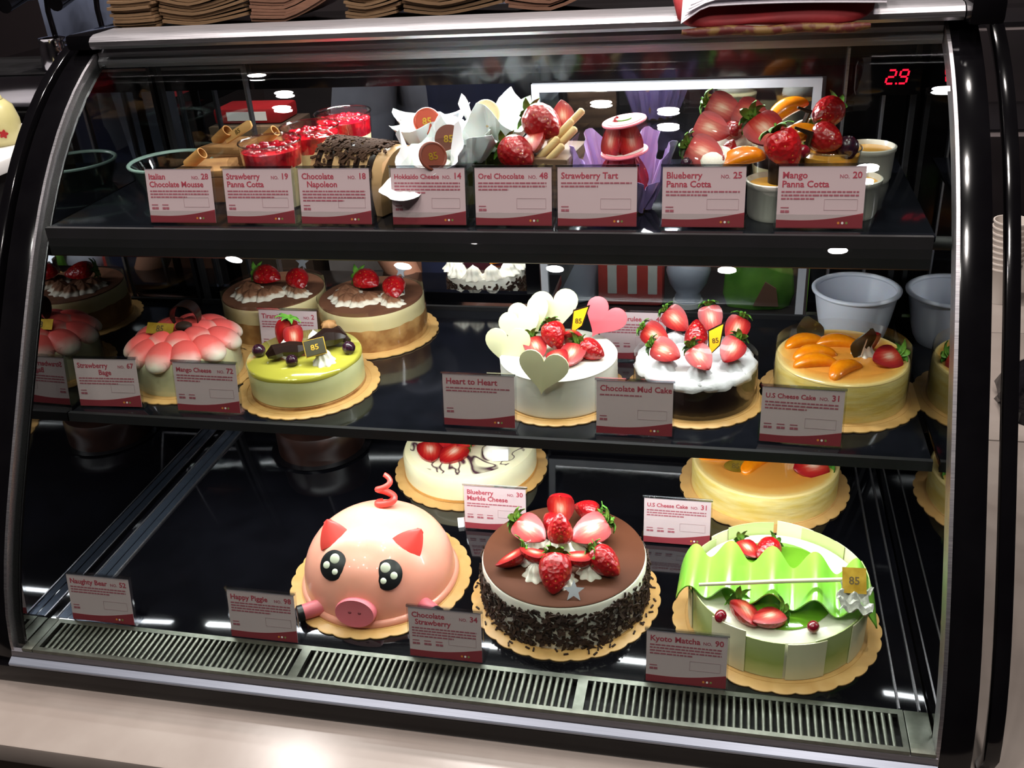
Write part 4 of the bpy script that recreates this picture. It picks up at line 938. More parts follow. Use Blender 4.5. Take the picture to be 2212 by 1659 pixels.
# paper lined cheese cups with chocolate medals
M_paper = mat('white baking paper', '#eef2f4', 0.55, col2='#e8edf0', nscale=8, sss=0.25)
M_cupg = mat('dark green glass', '#2a2d12', 0.12, col2='#4a4a1c', nscale=30, coat=0.6)
M_medal = mat('chocolate medal', '#6e3320', 0.4, col2='#5d2a1a', nscale=8)
M_medalr = mat('red gold medal', '#b8442a', 0.35, 0.2, col2='#a63a22', nscale=8)
M_medalw = mat('pale medal', '#e9d0a8', 0.35, col2='#e0c496')
def paper_cup(label, loc, rz, medal, mpos, mtilt, broken=False, up=1.0, droop=0.0):
    t = thing('paper_lined_cup', label, 'dessert cup', loc, rz, 'white paper lined cups')
    part('cup', MB().lathe([(0.01, 0.0), (0.022, 0.0), (0.0262, 0.050), (0.0262, 0.053), (0.0245, 0.053), (0.0205, 0.006), (0.01, 0.006)], 36), M_cupg, t, smooth=40)
    part('glass_lip', MB().lathe([(0.0262, 0.051), (0.0275, 0.052), (0.0275, 0.054), (0.0262, 0.055)], 36), M_dish, t)
    part('cheese_filling', MB().lathe([(0.01, 0.03), (0.020, 0.03), (0.0225, 0.062), (0.014, 0.066), (0.003, 0.067)], 28), M_cream, t, smooth=60)
    rr = random.Random(int(abs(loc[0]) * 1e4))
    ph = rr.uniform(0, 6)
    S_ = 0.060 * up
    def fn(u, v):
        a = 2 * pi * u; edge = S_ / max(abs(cos(a)), abs(sin(a))); rho0 = 0.020; rho = rho0 + (edge - rho0) * v
        d = rho - rho0; cr = (edge - S_) / (0.414 * S_)
        fold = (0.0030 * sin(12 * a + ph) + 0.0016 * sin(23 * a + 2 * ph)) * min(v * 2, 1)
        out = 0.50 + 0.25 * sin(4 * a + ph)
        dd = droop * max(0.0, cos(a + rz - 4.3)) ** 2
        r = 0.0215 + d * out * (1 + 1.3 * dd) + fold
        z = 0.046 + d * (0.95 - 0.2 * sin(4 * a + ph)) * (1 - 1.75 * dd * min(1, 2.2 * v)) + 0.25 * fold
        return (r * cos(a), r * sin(a), z)
    part('paper_liner', MB().grid(fn, 96, 10, 0.0005, True), M_paper, t, smooth=28)
    w_ = Matrix.Rotation(-rz, 3, 'Z') @ (Vector(mpos) - Vector((loc[0], loc[1], 0)))
    mpos = (w_.x, w_.y, w_.z)
    md = part('medal', MB().lathe([(0.006, -0.0016), (0.0165, -0.0016), (0.0175, 0), (0.0165, 0.0016), (0.0150, 0.0018), (0.0142, 0.0010), (0.006, 0.0010)], 36) if not broken else
              MB().prism([(0.017 * cos(a), 0.017 * sin(a)) for a in [0.5 + 4.9 * i / 24 for i in range(25)]] + [(0.004, 0.001)], -0.0016, 0.0016),
              medal, t, smooth=40, M=frame_of((1, 0, 0), mtilt, mpos))
    put('lettering', text_mesh('85', 0.012, M_gold, 0.02, 'CENTER'), md, (0, -0.0042, 0.0012 if not broken else 0.0017))
paper_cup('rear left white paper cup carrying a red chocolate medal', (-0.384, 1.215, ZT), 0.25, M_medalr, (-0.381, 1.190, 0.0925), (0.15, -0.9, 0.42), up=1.0)
paper_cup('rear right white paper cup carrying a pale gold medal', (-0.296, 1.212, ZT), 0.55, M_medalw, (-0.302, 1.190, 0.101), (0.15, -0.9, 0.42), up=1.08)
paper_cup('white paper cup with a broken medal between the others', (-0.325, 1.158, ZT), 0.1, M_medal, (-0.336, 1.128, 0.0850), (0.15, -0.9, 0.40), broken=True, up=0.85)
paper_cup('front white paper cup with a dark chocolate medal', (-0.352, 1.104, ZT), 0.70, M_medal, (-0.340, 1.071, 0.0790), (0.15, -0.9, 0.42), up=0.95, droop=0.72)
# layered chocolate block with strawberries and finger biscuits
M_lay = mat('layered chocolate cake', '#8d6a50', 0.55, col2='#4e3426', nscale=55, stretch=(0.15, 0.15, 3.2), bump=0.1)
t = thing('layered_chocolate_slice', 'layered chocolate slice topped with strawberries and pale finger biscuits', 'cake slice', (-0.222, 1.165, ZT), -0.12)
part('slice_body', MB().box(-0.038, 0.038, -0.045, 0.045, 0.001, 0.062), M_lay, t, bevel=0.003)
part('film_wrap', MB().grid(lambda u, v: ((0.041 if u in (0,) else 0.041) * [1, 1, -1, -1, 1][int(round(u * 4))], 0.048 * [-1, 1, 1, -1, -1][int(round(u * 4))], 0.001 + 0.082 * v), 5, 2), M_film, t, smooth=0)
straw(t, (-0.006, 0.004, 0.092), (0.6, -0.4, -0.2), None, 0.054, True, False); straw(t, (-0.012, -0.022, 0.078), (0.3, -0.8, -0.3), (-0.5, 0.2, 0.8), 0.042, False)
straw(t, (-0.026, -0.040, 0.066), (0.7, -0.5, -0.2), None, 0.050, True, False); straw(t, (0.014, 0.024, 0.098), (-0.2, 0.5, 0.6), (0, -0.6, 0.8), 0.036, False)
M_fing = mat('finger biscuit', '#dfc08c', 0.6, col2='#d2ae74', nscale=30)
for k, (x, y, z) in enumerate(((0.030, 0.004, 0.094), (0.020, -0.008, 0.084), (0.026, -0.016, 0.077), (0.008, -0.030, 0.068), (0.016, -0.038, 0.062))):
    d = Vector((0.62, 0.25, 0.62)).normalized(); c = Vector((x, y, z))
    part('finger_biscuit', MB().tube([c - d * 0.021, c - d * 0.019, c + d * 0.019, c + d * 0.021], [0.002, 0.0045, 0.0045, 0.002], 10), M_fing, t, smooth=60)
# strawberry tart in purple tulle
M_tulle = mat('purple tulle paper', '#b39ad6', 0.45, col2='#a48ac9', nscale=14, sss=0.3)
M_disc = mat('pink sugar disc', '#f28a96', 0.4, col2='#ee7d8b', sss=0.1)
M_discw = mat('pale sugar icing', '#f6e3dd', 0.5)
t = thing('strawberry_tart', 'strawberry tart with two pink discs wrapped in purple paper', 'tart', (-0.126, 1.128, ZT))
part('tart_shell', MB().lathe([(0.015, 0.0), (0.028, 0.0), (0.036, 0.020), (0.034, 0.022), (0.015, 0.020)], 40, fn=lambda a, j, r, z: 1 + 0.03 * cos(18 * a)), M_bisc, t)
ph = 0.7
def tul(u, v):
    a = 2 * pi * u; pk = abs(cos(2.5 * a + 0.4)) ** 1.5
    r = 0.034 + (0.010 + 0.020 * pk) * v + 0.003 * sin(13 * a + 2 * v) + 0.002 * sin(29 * a); return (r * cos(a), r * sin(a), 0.004 + 0.002 * sin(17 * a) + (0.045 + 0.034 * pk) * v * (1.0 if sin(a) > -0.5 else 0.62))
part('purple_wrap', MB().grid(tul, 110, 8, 0.0004, True), M_tulle, t, smooth=25)
for k in range(6):
    a = -pi / 2 + 2 * pi * (k + 0.5) / 6; straw(t, (0.022 * cos(a), 0.022 * sin(a), 0.042), (-0.30 * cos(a), -0.30 * sin(a), 0.9), (cos(a), sin(a), 0.3), 0.050, False)
    if k % 2 == 0: continue
for k in range(4):
    a = -pi / 2 + 2 * pi * (k + 0.5) / 4; straw(t, (0.016 * cos(a), 0.016 * sin(a), 0.084), (-0.25 * cos(a), -0.25 * sin(a), 0.9), (cos(a), sin(a), 0.2), 0.042, False)
for z, r, tl in ((0.069, 0.0275, 0.10), (0.104, 0.0255, 0.14)):
    d = part('sugar_disc', MB().lathe([(0.01, -0.0014), (r, -0.0014), (r + 0.0006, 0), (r, 0.0014), (0.01, 0.0014)], 44), M_disc, t, loc=(0.003, -0.004, z), rot=(0.06, -tl, 0), smooth=40)
    part('icing', MB().prism(circ(r * 0.82, 40), 0.0012, 0.0020), M_discw, d); part('pistachio_dot', MB().prism(circ(0.007, 14, sx=1.3), 0.0018, 0.0034), M_leaf, d)
# fruit topped panna cotta cups
M_blue = mat('blueberry sauce', '#24101c', 0.15, col2='#3a1a2a', nscale=40, coat=0.5)
M_mango = mat('mango custard', '#eeb04a', 0.25, col2='#e8a23a', nscale=14, coat=0.3)
def fruit_cup(label, loc, low, top):
    t = thing('fruit_cup', label, 'dessert cup', loc, 0, 'fruit topped dessert cups')
    part('dessert_base', MB().lathe([(0.015, 0.002), (0.0275, 0.002), (0.031, 0.040), (0.015, 0.040)], 36), low, t)
    part('dessert_top', MB().lathe([(0.015, 0.0395), (0.031, 0.0395), (0.0325, 0.052), (0.022, 0.058), (0.004, 0.060)], 36), top, t, smooth=60)
    part('cup_wall', MB().grid(lambda u, v: ((0.0285 + 0.0060 * v) * cos(2 * pi * u), (0.0285 + 0.0060 * v) * sin(2 * pi * u), 0.0005 + 0.0585 * v), 40, 2, 0.0, True), M_film, t)
    part('cup_rim', MB().lathe([(0.0340, 0.0580), (0.0352, 0.0580), (0.0356, 0.059), (0.0348, 0.0602), (0.0340, 0.0598)], 40), MATS['cup rim'], t, smooth=70)
    return t
def peach(t, loc, rot, s=0.05): put('peach_slice', ME_peach, t, loc, rot, s)
t = fruit_cup('front left fruit cup with blueberry sauce, strawberries and a peach slice', (-0.022, 1.124, ZT), M_blue, M_blue)
put('cream_blob', ME_blob, t, (0.004, -0.004, 0.058), None, 0.05)
straw(t, (-0.010, -0.014, 0.072), (0.8, -0.35, -0.25), (0.12, -0.88, 0.42), 0.046); straw(t, (-0.004, 0.014, 0.092), (0.75, -0.3, -0.2), (0.12, -0.88, 0.42), 0.044, False)
peach(t, (0.030, -0.014, 0.066), (1.0, -0.25, 0.25), 0.054); put('blueberry', ME_bb, t, (-0.028, -0.022, 0.060), None, 0.014); put('blueberry', ME_bb, t, (-0.022, 0.024, 0.082), None, 0.015)
straw(t, (0.018, 0.010, 0.066), (0.3, 0.3, 0.8), None, 0.024, True, False)
t = fruit_cup('rear left fruit cup piled with strawberries', (0.000, 1.210, ZT), M_blue, M_panna)
put('cream_blob', ME_blob, t, (0.0, 0.0, 0.060), None, 0.052)
straw(t, (-0.014, 0.002, 0.098), (0.8, -0.2, -0.3), (0.12, -0.88, 0.42), 0.046); straw(t, (0.018, -0.012, 0.094), (0.8, -0.35, -0.25), (0.12, -0.88, 0.42), 0.046, False); straw(t, (0.0, -0.020, 0.076), (0.2, -0.8, 0.3), None, 0.030, True, False)
put('blueberry', ME_bb, t, (-0.030, -0.008, 0.080), None, 0.016)
t = fruit_cup('middle fruit cup with a large cut strawberry over chocolate', (0.056, 1.178, ZT), M_panna, M_choc)
straw(t, (-0.020, -0.014, 0.084), (0.55, -0.65, -0.35), (0.12, -0.88, 0.42), 0.054); peach(t, (0.016, -0.020, 0.080), (0.95, -0.2, 0.25), 0.054); put('cream_blob', ME_blob, t, (-0.004, 0.0, 0.060), None, 0.046)
t = fruit_cup('rear right fruit cup with peach, strawberry and chocolate curl', (0.092, 1.245, ZT), M_panna, M_mango)
peach(t, (-0.032, -0.004, 0.090), (1.0, -0.45, 0.4), 0.054); straw(t, (0.018, -0.012, 0.086), (-0.5, -0.7, -0.1), None, 0.044, True, False); put('cream_blob', ME_blob, t, (0, 0, 0.058), None, 0.05)
part('chocolate_curl', MB().tube([(-0.012, -0.02, 0.066), (-0.004, -0.024, 0.090), (-0.018, -0.028, 0.096)], [0.003, 0.004, 0.0015], 8), M_choc, t)
t = fruit_cup('right fruit cup with a dark cherry and green leaf', (0.112, 1.172, ZT), M_panna, M_mango)
straw(t, (-0.008, -0.016, 0.074), (0.6, -0.7, -0.1), None, 0.042, True, False); put('blueberry', ME_bb, t, (0.016, -0.020, 0.064), None, 0.026)
part('chocolate_curl', MB().tube([(-0.030, -0.022, 0.058), (-0.026, -0.026, 0.082), (-0.044, -0.030, 0.090)], [0.003, 0.004, 0.0015], 8), M_choc, t)
# ramekins
M_porc = mat('white porcelain', '#e9e4da', 0.2, col2='#e2ddd2', nscale=9, coat=0.4)
def ramekin(label, loc, fill):
    t = thing('ramekin', label, 'ramekin', loc, 0, 'white ramekins of custard')
    part('bowl', MB().lathe([(0.010, 0), (0.0270, 0), (0.0285, 0.004), (0.0300, 0.036), (0.0318, 0.0375), (0.0320, 0.0420), (0.0300, 0.0428), (0.0285, 0.0405), (0.0270, 0.034), (0.010, 0.033)], 72, fn=lambda a, j, r, z: 1 + (0.010 * cos(36 * a) if j in (2, 3) else 0)), M_porc, t, smooth=50)
    part('custard', MB().lathe([(0.01, 0.033), (0.0278, 0.0335), (0.0274, 0.0372), (0.01, 0.0378)], 40), fill, t)
    return t
t = ramekin('front white ramekin with a chocolate tube topped by a strawberry', (0.048, 1.102, ZT), M_mango)
part('chocolate_tube', MB().lathe([(0.004, 0.036), (0.0135, 0.036), (0.0140, 0.066), (0.004, 0.066)], 28), M_choc, t, loc=(0.006, 0.004, 0))
straw(t, (0.008, 0.002, 0.076), (0.4, -0.3, -0.75), None, 0.048, True, False)
put('red_berry', ME_rb, t, (0.028, 0.012, 0.070), None, 0.018)
ramekin('white ramekin of custard at the right end behind the last card', (0.132, 1.108, ZT), M_mango)
ramekin('white ramekin half hidden at the far right back of the upper shelf', (0.164, 1.245, ZT), M_mango)

# ------------------------------------------------------------------ price cards
M_card = mat('pale pink card', '#bda9ab', 0.5, col2='#b9a5a7', nscale=3)
M_band = mat('card red band', '#863039', 0.5, col2='#7f2c34', nscale=3)
M_ink = mat('card red ink', '#9c5561', 0.6); M_inkp = mat('card pale ink', '#a88a8f', 0.6); M_inkd = mat('card dark red ink', '#a03a4a', 0.6)
M_do = mat('orange dot', '#d98a3a', 0.5); M_dw = mat('white dot', '#efe6e2', 0.5); M_dg = mat('green dot', '#7c8a4a', 0.5)
CW, CH = 0.090, 0.066
def frect(x0, x1, y0, y1, z0=0.0004, z1=0.00055):
    return (x0, x1, y0, y1, z0, z1)
band_poly = [(-CW / 2, 0.0)] + [(CW / 2, 0.0)] + [(CW / 2 - CW * i / 14, 0.0165 - 0.0075 * (i / 14) - 0.0035 * sin(pi * i / 14)) for i in range(15)]
ME_holder = MB().box(-CW / 2 - 0.002, CW / 2 + 0.002, -0.001, CH + 0.003, -0.0032, -0.0002).mesh('holder', M_acryl, 0)
ME_cardm = MB().box(-CW / 2, CW / 2, 0, CH, -0.0002, 0.0002).mesh('card', M_card, 0)
ME_cover = MB().box(-CW / 2 - 0.002, CW / 2 + 0.002, CH + 0.0005, CH + 0.003, -0.0002, 0.0016).mesh('holder_lip', clear('bright acrylic edge', '#dfe4ea', 1.5, 0.25), 0)
ME_band = MB().prism(band_poly, 0.0002, 0.0004).mesh('red_band', M_band, 0)
ME_foot = MB().box(-CW / 2 - 0.002, CW / 2 + 0.002, 0.0, 0.034, 0.0, 0.0022).mesh('holder_foot', M_acryl, 0)
ME_dots = [MB().prism(circ(0.0013, 14), 0.0004, 0.0006).mesh('band_dot', m, 0) for m in (M_do, M_dw, M_dg)]
def price_card(x, y, z, lines, no, label, rz=0.0, tilt=11, nl=3, prices=1, seed=0, ts=0.0098, box=True):
    t = thing('price_card', label, 'price card', (x, y, z + 0.0005), rz, 'pink price cards in clear holders')
    th = radians(90 - tilt); base = (0, 0, 0.0024)
    put('holder_foot', ME_foot, t)
    put('holder', ME_holder, t, base, (th, 0, 0)); put('holder_lip', ME_cover, t, base, (th, 0, 0))
    c = put('card', ME_cardm, t, base, (th, 0, 0)); put('red_band', ME_band, c)
    for k, d in enumerate(ME_dots): put('band_dot', d, c, (0.020 + 0.0042 * k, 0.0058, 0))
    yy = CH - 0.0125
    for k, (s, ind) in enumerate(lines):
        put('title', text_mesh(s, ts, M_inkd, 0.022), c, (-CW / 2 + 0.004 + ind, yy - 0.0095 * k, 0.0003))
    yb = yy - 0.0095 * (len(lines) - 1)
    if no:
        put('number', text_mesh(no, 0.0098, M_inkd, 0.022, 'RIGHT'), c, (CW / 2 - 0.004, yy, 0.0003))
        put('number_prefix', text_mesh('NO.', 0.0055, M_ink, 0.02, 'RIGHT'), c, (CW / 2 - 0.0045 - 0.0062 * len(no), yy, 0.0003))
    r = random.Random(seed); mb = MB()
    for i in range(nl):
        ly = yb - 0.0058 - 0.0037 * i; xx = -CW / 2 + 0.004; end = CW / 2 - 0.006 if i < nl - 1 else CW / 2 - r.uniform(0.02, 0.055)
        while xx < end:
            w = r.uniform(0.0022, 0.0068); mb.box(*frect(xx, min(xx + w, end), ly, ly + 0.0017)); xx += w + 0.0009
    for i in range(prices):
        px = -CW / 2 + 0.004 + 0.0145 * i; mb.box(*frect(px, px + 0.0085, 0.0215, 0.0226))
        mb.box(*frect(px, px + 0.0042, 0.0165, 0.0192)); mb.box(*frect(px + 0.0048, px + 0.009, 0.0165, 0.0192))
    part('fine_print', mb, M_ink, c, smooth=0)['kind'] = 'stuff'
    if box:
        q = MB(); x0, x1, y0, y1 = 0.004, 0.038, 0.0195, 0.031
        for a in ((x0, x1, y0, y0 + 0.0003), (x0, x1, y1, y1 + 0.0003), (x0, x0 + 0.0003, y0, y1), (x1, x1 + 0.0003, y0, y1)): q.box(*frect(*a))
        part('outline_box', q, M_inkp, c, smooth=0)
    return t
yt = 1.050
price_card(-0.668, yt, ZT, [('Italian', 0), ('Chocolate Mousse', 0)], '28', 'price card reading Chocolate Mousse at the left end of the upper shelf', 0.0, prices=2, seed=1)
price_card(-0.562, yt, ZT, [('Strawberry', 0), ('Panna Cotta', 0)], '19', 'price card in front of the red jelly cups', 0.0, nl=3, seed=2)
price_card(-0.463, yt, ZT, [('Chocolate', 0), ('Napoleon', 0.006)], '18', 'price card in front of the striped chocolate log', 0.0, nl=4, seed=3)
price_card(-0.346, yt, ZT, [('Hokkaido Cheese', 0)], '14', 'price card in front of the white paper cups', 0.0, nl=4, seed=4, ts=0.0076)
price_card(-0.244, yt, ZT, [('Orel Chocolate', 0)], '48', 'price card in front of the layered chocolate slice', 0.0, nl=3, seed=5, ts=0.0085)
price_card(-0.147, yt, ZT, [('Strawberry Tart', 0)], '', 'price card reading Strawberry Tart, without a number', 0.0, nl=2, seed=6)
price_card(-0.029, yt, ZT, [('Blueberry', 0), ('Panna Cotta', 0)], '25', 'price card below the blueberry fruit cup', 0.0, nl=2, seed=7)
price_card(0.095, yt, ZT, [('Mango', 0), ('Panna Cotta', 0)], '20', 'price card at the right end of the upper shelf', 0.0, nl=3, seed=8)
ym = 0.992
price_card(-0.802, ym, ZM, [('Strawberry', 0), ('Bage', 0.030)], '67', 'price card beside the end mirror on the lower shelf', 0.05, nl=3, seed=9)
price_card(-0.657, ym, ZM, [('Mango Cheese', 0)], '72', 'price card in front of the pink petal cake', 0.0, nl=3, prices=2, seed=10, ts=0.0085)
price_card(-0.290, ym, ZM, [('Heart to Heart', 0)], '', 'price card left of the white heart cake', 0.0, nl=2, seed=11, ts=0.0105, box=False)
price_card(-0.100, ym, ZM, [('Chocolate Mud Cake', 0)], '', 'price card between the heart cake and the mud cake', 0.0, nl=1, seed=12)
price_card(0.090, ym, ZM, [('U.S Cheese Cake', 0)], '31', 'price card in front of the peach cheesecake on the lower shelf', -0.04, nl=3, prices=3, seed=13, ts=0.0078)
price_card(-0.616, 1.165, ZM, [('Tiramisu', 0)], '2', 'price card standing against the tiramisu cakes', 0.0, nl=3, seed=14)
price_card(-0.122, 1.192, ZM, [('Creme Brulee', 0)], '40', 'price card half hidden behind the pink chocolate heart', 0.0, nl=4, prices=3, seed=15, ts=0.0092)
yd = 0.828
price_card(-0.775, yd, ZD, [('Naughty Bear', 0)], '52', 'price card at the left end of the deck', 0.0, nl=3, seed=16)
price_card(-0.547, yd, ZD, [('Happy Piggie', 0)], '98', 'price card left of the pig cake', 0.0, nl=4, seed=17)
price_card(-0.310, yd, ZD, [('Chocolate', 0), ('Strawberry', 0.004)], '34', 'price card between the pig cake and the chocolate cake', 0.0, nl=4, prices=3, seed=18)
price_card(-0.026, yd, ZD, [('Kyoto Matcha', 0)], '90', 'price card in front of the green matcha cake', 0.0, nl=4, seed=19)
price_card(-0.308, 1.088, ZD, [('Blueberry', 0), ('Marble Cheese', 0)], '30', 'price card in front of the marbled cheesecake', 0.0, nl=2, prices=3, seed=20)
price_card(-0.052, 1.088, ZD, [('U.S Cheese Cake', 0)], '31', 'price card before the peach cheesecake on the deck', 0.0, nl=3, prices=3, seed=21, ts=0.0078)

# ------------------------------------------------------------------ on top of the case
M_kraft = mat('kraft paper', '#86684a', 0.75, col2='#75593d', nscale=20, stretch=(2, 2, 60), bump=0.1)
M_kraft2 = mat('pinkish kraft paper', '#8c644f', 0.75, col2='#785341', nscale=20, stretch=(2, 2, 60), bump=0.1)
LIDZ = Z(-0.162)
def bag_stack(label, x0, x1, y0, y1, n, mt, bend, seed, curl=0.0, z0=0.0):
    t = thing('paper_bag_stack', label, 'paper bags', (0, 0, LIDZ + 0.0005), 0, 'bundles of folded paper bags')
    r = random.Random(seed); z = z0
    for k in range(n):
        th = 0.0042 + r.uniform(-0.0006, 0.0006); dx = r.uniform(-0.003, 0.003); dy = r.uniform(-0.004, 0.004); zz = z; b = bend * (1 + 0.15 * k)
        def fn(u, v, dx=dx, dy=dy, zz=zz, b=b):
            x = x0 + (x1 - x0) * u
            return (x + dx, y0 + dy + (y1 - y0) * v, zz + th * 0.86 + b * abs(u - 0.38) ** 1.4 * 2 + curl * max(0, u - 0.35) ** 1.3)
        part('paper_bag', MB().grid(fn, 9, 3, th * 0.84), mt, t, smooth=30)
        z += th
bag_stack('thin bundle of folded paper bags at the left end of the lid', -0.872, -0.806, 1.310, 1.425, 10, M_kraft, 0.001, 1)
bag_stack('wide bundle of folded paper bags, second from the left', -0.802, -0.672, 1.322, 1.425, 10, M_kraft, 0.010, 2)
bag_stack('reddish bundle of paper bags lifting at its right side', -0.664, -0.530, 1.322, 1.425, 9, M_kraft2, 0.004, 3, 0.055)
bag_stack('small bundle of paper bags with a curled lowest bag', -0.518, -0.446, 1.315, 1.425, 10, M_kraft, 0.006, 4)
bag_stack('wide bundle of folded paper bags over the chocolate log', -0.442, -0.306, 1.322, 1.425, 10, M_kraft, 0.012, 5)
bag_stack('dark bundle of paper bags beside the red pouch', -0.298, -0.150, 1.326, 1.425, 9, M_kraft2, 0.012, 6, 0.05)
# red pouch with papers
M_redc = mat('red quilted cloth', '#8d0f16', 0.7, col2='#6b0a12', nscale=12, bump=0.5, bscale=60)
M_trim = mat('patterned trim', '#7a5a2c', 0.6, col2='#5a1a16', nscale=60, ncon=(0.45, 0.55), stretch=(1, 1, 1))
t = thing('red_pouch', 'red padded pouch lying on the top rail at the right', 'pouch', (0.043, 1.222, Z(-0.1565)))
def pouch(u, v):
    a = 2 * pi * v; x = -0.118 + 0.226 * u; e = (1 - abs(2 * u - 1) ** 7) ** 0.5 * 0.9 + 0.1
    y = -0.004 + 0.066 * cos(a) * e; dp = max(0.0, -y - 0.004)
    return (x, y, 0.0195 + 0.0165 * sin(a) * e + 0.002 * sin(9 * u + 3 * a) - 0.42 * dp ** 1.05)
part('pouch_body', MB().grid(pouch, 30, 25), M_redc, t, smooth=80)
part('patterned_trim', MB().tube([(-0.104 + 0.20 * i / 12, -0.0700 + 0.002 * sin(i), -0.0120 - 0.001 * sin(i * 1.4)) for i in range(13)], [0.003] + [0.0052] * 11 + [0.003], 8), M_trim, t, smooth=70)
t = thing('paper_sheets', 'stack of white paper sheets on the red pouch', 'papers', (0.050, 1.212, Z(-0.1225)))
M_sheet = mat('white sheet', '#d9d3da', 0.6, col2='#d0cad2', nscale=6)
for k in range(6):
    def fn(u, v, k=k):
        e = max(0, 0.12 - u) / 0.12
        return (-0.112 + 0.215 * u + 0.002 * k, -0.064 + 0.13 * v + 0.003 * (k % 3), 0.0008 + 0.0021 * k + 0.003 * sin(3.0 * u + 0.4) - 0.40 * max(0.0, 0.055 - 0.13 * v) - 0.016 * e * (1 - v) ** 2 * (1 - 0.1 * k))
    part('sheet', MB().grid(fn, 22, 6, 0.0006), M_sheet, t, smooth=60)

# ------------------------------------------------------------------ behind the case
# back counter with goods
M_bc = mat('dark back counter', '#231c1d', 0.4, col2='#1c1617', nscale=4)
t = thing('back_counter', 'dark work counter behind the cake case', 'counter', (0, 0, 0))
part('counter_top', MB().box(-2.3, 0.32, 1.99, 2.60, 0.67, 0.70), M_bc, t, bevel=0.003)
part('counter_body', MB().box(-2.28, 0.30, 2.03, 2.58, 0.0, 0.669), M_bc, t, smooth=0)
BZ = 0.7005
M_sheetg = mat('grey white board', '#b9bccb', 0.5, col2='#a9adbe', nscale=4)
t = thing('white_canister', 'tall grey white canister behind the sliding door', 'canister', (-0.36, 2.12, BZ))
part('canister_body', MB().lathe([(0.02, 0), (0.056, 0), (0.060, 0.004), (0.066, 0.15), (0.060, 0.155), (0.02, 0.155)], 40), M_sheetg, t, smooth=40)
part('canister_lid', MB().lathe([(0.02, 0.155), (0.067, 0.155), (0.068, 0.164), (0.058, 0.170), (0.02, 0.171)], 40), M_white, t, smooth=40)
M_str = mat('red striped cloth', '#b23a30', 0.8, col2='#a5302a', nscale=20); M_strw = mat('white striped cloth', '#cfccc6', 0.8)
t = thing('striped_towel', 'red and white striped towel folded behind the sliding door', 'towel', (-0.215, 2.09, BZ), 0.0)
part('towel_body', MB().box(-0.075, 0.075, -0.03, 0.03, 0.0, 0.105), M_str, t, bevel=0.012)
for x in (-0.052, -0.006, 0.040): part('white_stripe', MB().box(x, x + 0.022, -0.0312, 0.0312, 0.03, 0.1062), M_strw, t, bevel=0.003)
t = thing('white_jar', 'white bulb shaped jar behind the sliding door', 'jar', (-0.085, 2.08, BZ))
part('jar_body', MB().lathe([(0.01, 0), (0.028, 0), (0.030, 0.02), (0.026, 0.03), (0.042, 0.055), (0.050, 0.085), (0.042, 0.115), (0.024, 0.13), (0.01, 0.132)], 36), M_sheetg, t, smooth=70)
part('jar_foot', MB().lathe([(0.01, -0.0), (0.034, 0.0), (0.034, 0.012), (0.01, 0.012)], 36), M_white, t)
M_grn = mat('green wrapper', '#5f8f34', 0.35, col2='#3f6c22', nscale=18, bump=0.3)
t = thing('green_bag', 'green foil bag behind the sliding door', 'bag', (0.070, 2.09, BZ))
part('bag_body', MB().lathe([(0.02, 0), (0.070, 0.0), (0.078, 0.03), (0.072, 0.085), (0.060, 0.108), (0.02, 0.112)], 40, fn=lambda a, j, r, z: 1 + 0.04 * sin(7 * a + j), sy=0.45), M_grn, t, smooth=60)
part('bag_seal', MB().box(-0.058, 0.058, -0.004, 0.004, 0.108, 0.128), M_grn, t, bevel=0.002)
part('brown_panel', MB().prism([(-0.02, 0.012), (0.035, 0.012), (0.028, 0.055), (0.004, 0.070)], 0.0, 0.003, Matrix(((1, 0, 0, 0.01), (0, 0, -1, -0.036), (0, 1, 0, 0), (0, 0, 0, 1)))), mat('brown print', '#6d4a3a', 0.5), t, smooth=0)
M_bx = mat('brown carton', '#4b382c', 0.7, col2='#3d2d23', nscale=8)
M_redp = mat('red wrapper', '#a31f24', 0.4, col2='#8e181d', nscale=10)
t = thing('tall_carton', 'tall brown carton on the back counter at the left', 'box', (-1.10, 2.15, BZ))
part('carton_body', MB().box(-0.10, 0.10, -0.06, 0.06, 0, 0.42), M_bx, t, bevel=0.003)
part('carton_flap', MB().box(-0.099, 0.099, -0.075, -0.0602, 0.36, 0.42), mat('pale carton flap', '#7a6048', 0.7), t, bevel=0.001)
t = thing('red_package', 'red and white wrapped package on the brown carton', 'package', (-1.11, 2.15, BZ + 0.4205))
part('package_body', MB().box(-0.085, 0.085, -0.05, 0.05, 0, 0.035), M_redp, t, bevel=0.008)
part('white_label', MB().box(-0.05, 0.05, -0.0512, -0.0500, 0.008, 0.028), M_white, t, smooth=0)
t = thing('white_package', 'pale wrapped loaf beside the brown carton', 'package', (-0.88, 2.13, BZ))
part('package_body', MB().box(-0.08, 0.08, -0.05, 0.05, 0, 0.40), mat('pale wrapper', '#8f8888', 0.5, col2='#6d605c', nscale=7), t, bevel=0.02)
part('package_top', MB().lathe([(0.02, 0.40), (0.06, 0.40), (0.045, 0.425), (0.02, 0.43)], 20, sx=1.2), M_white, t)

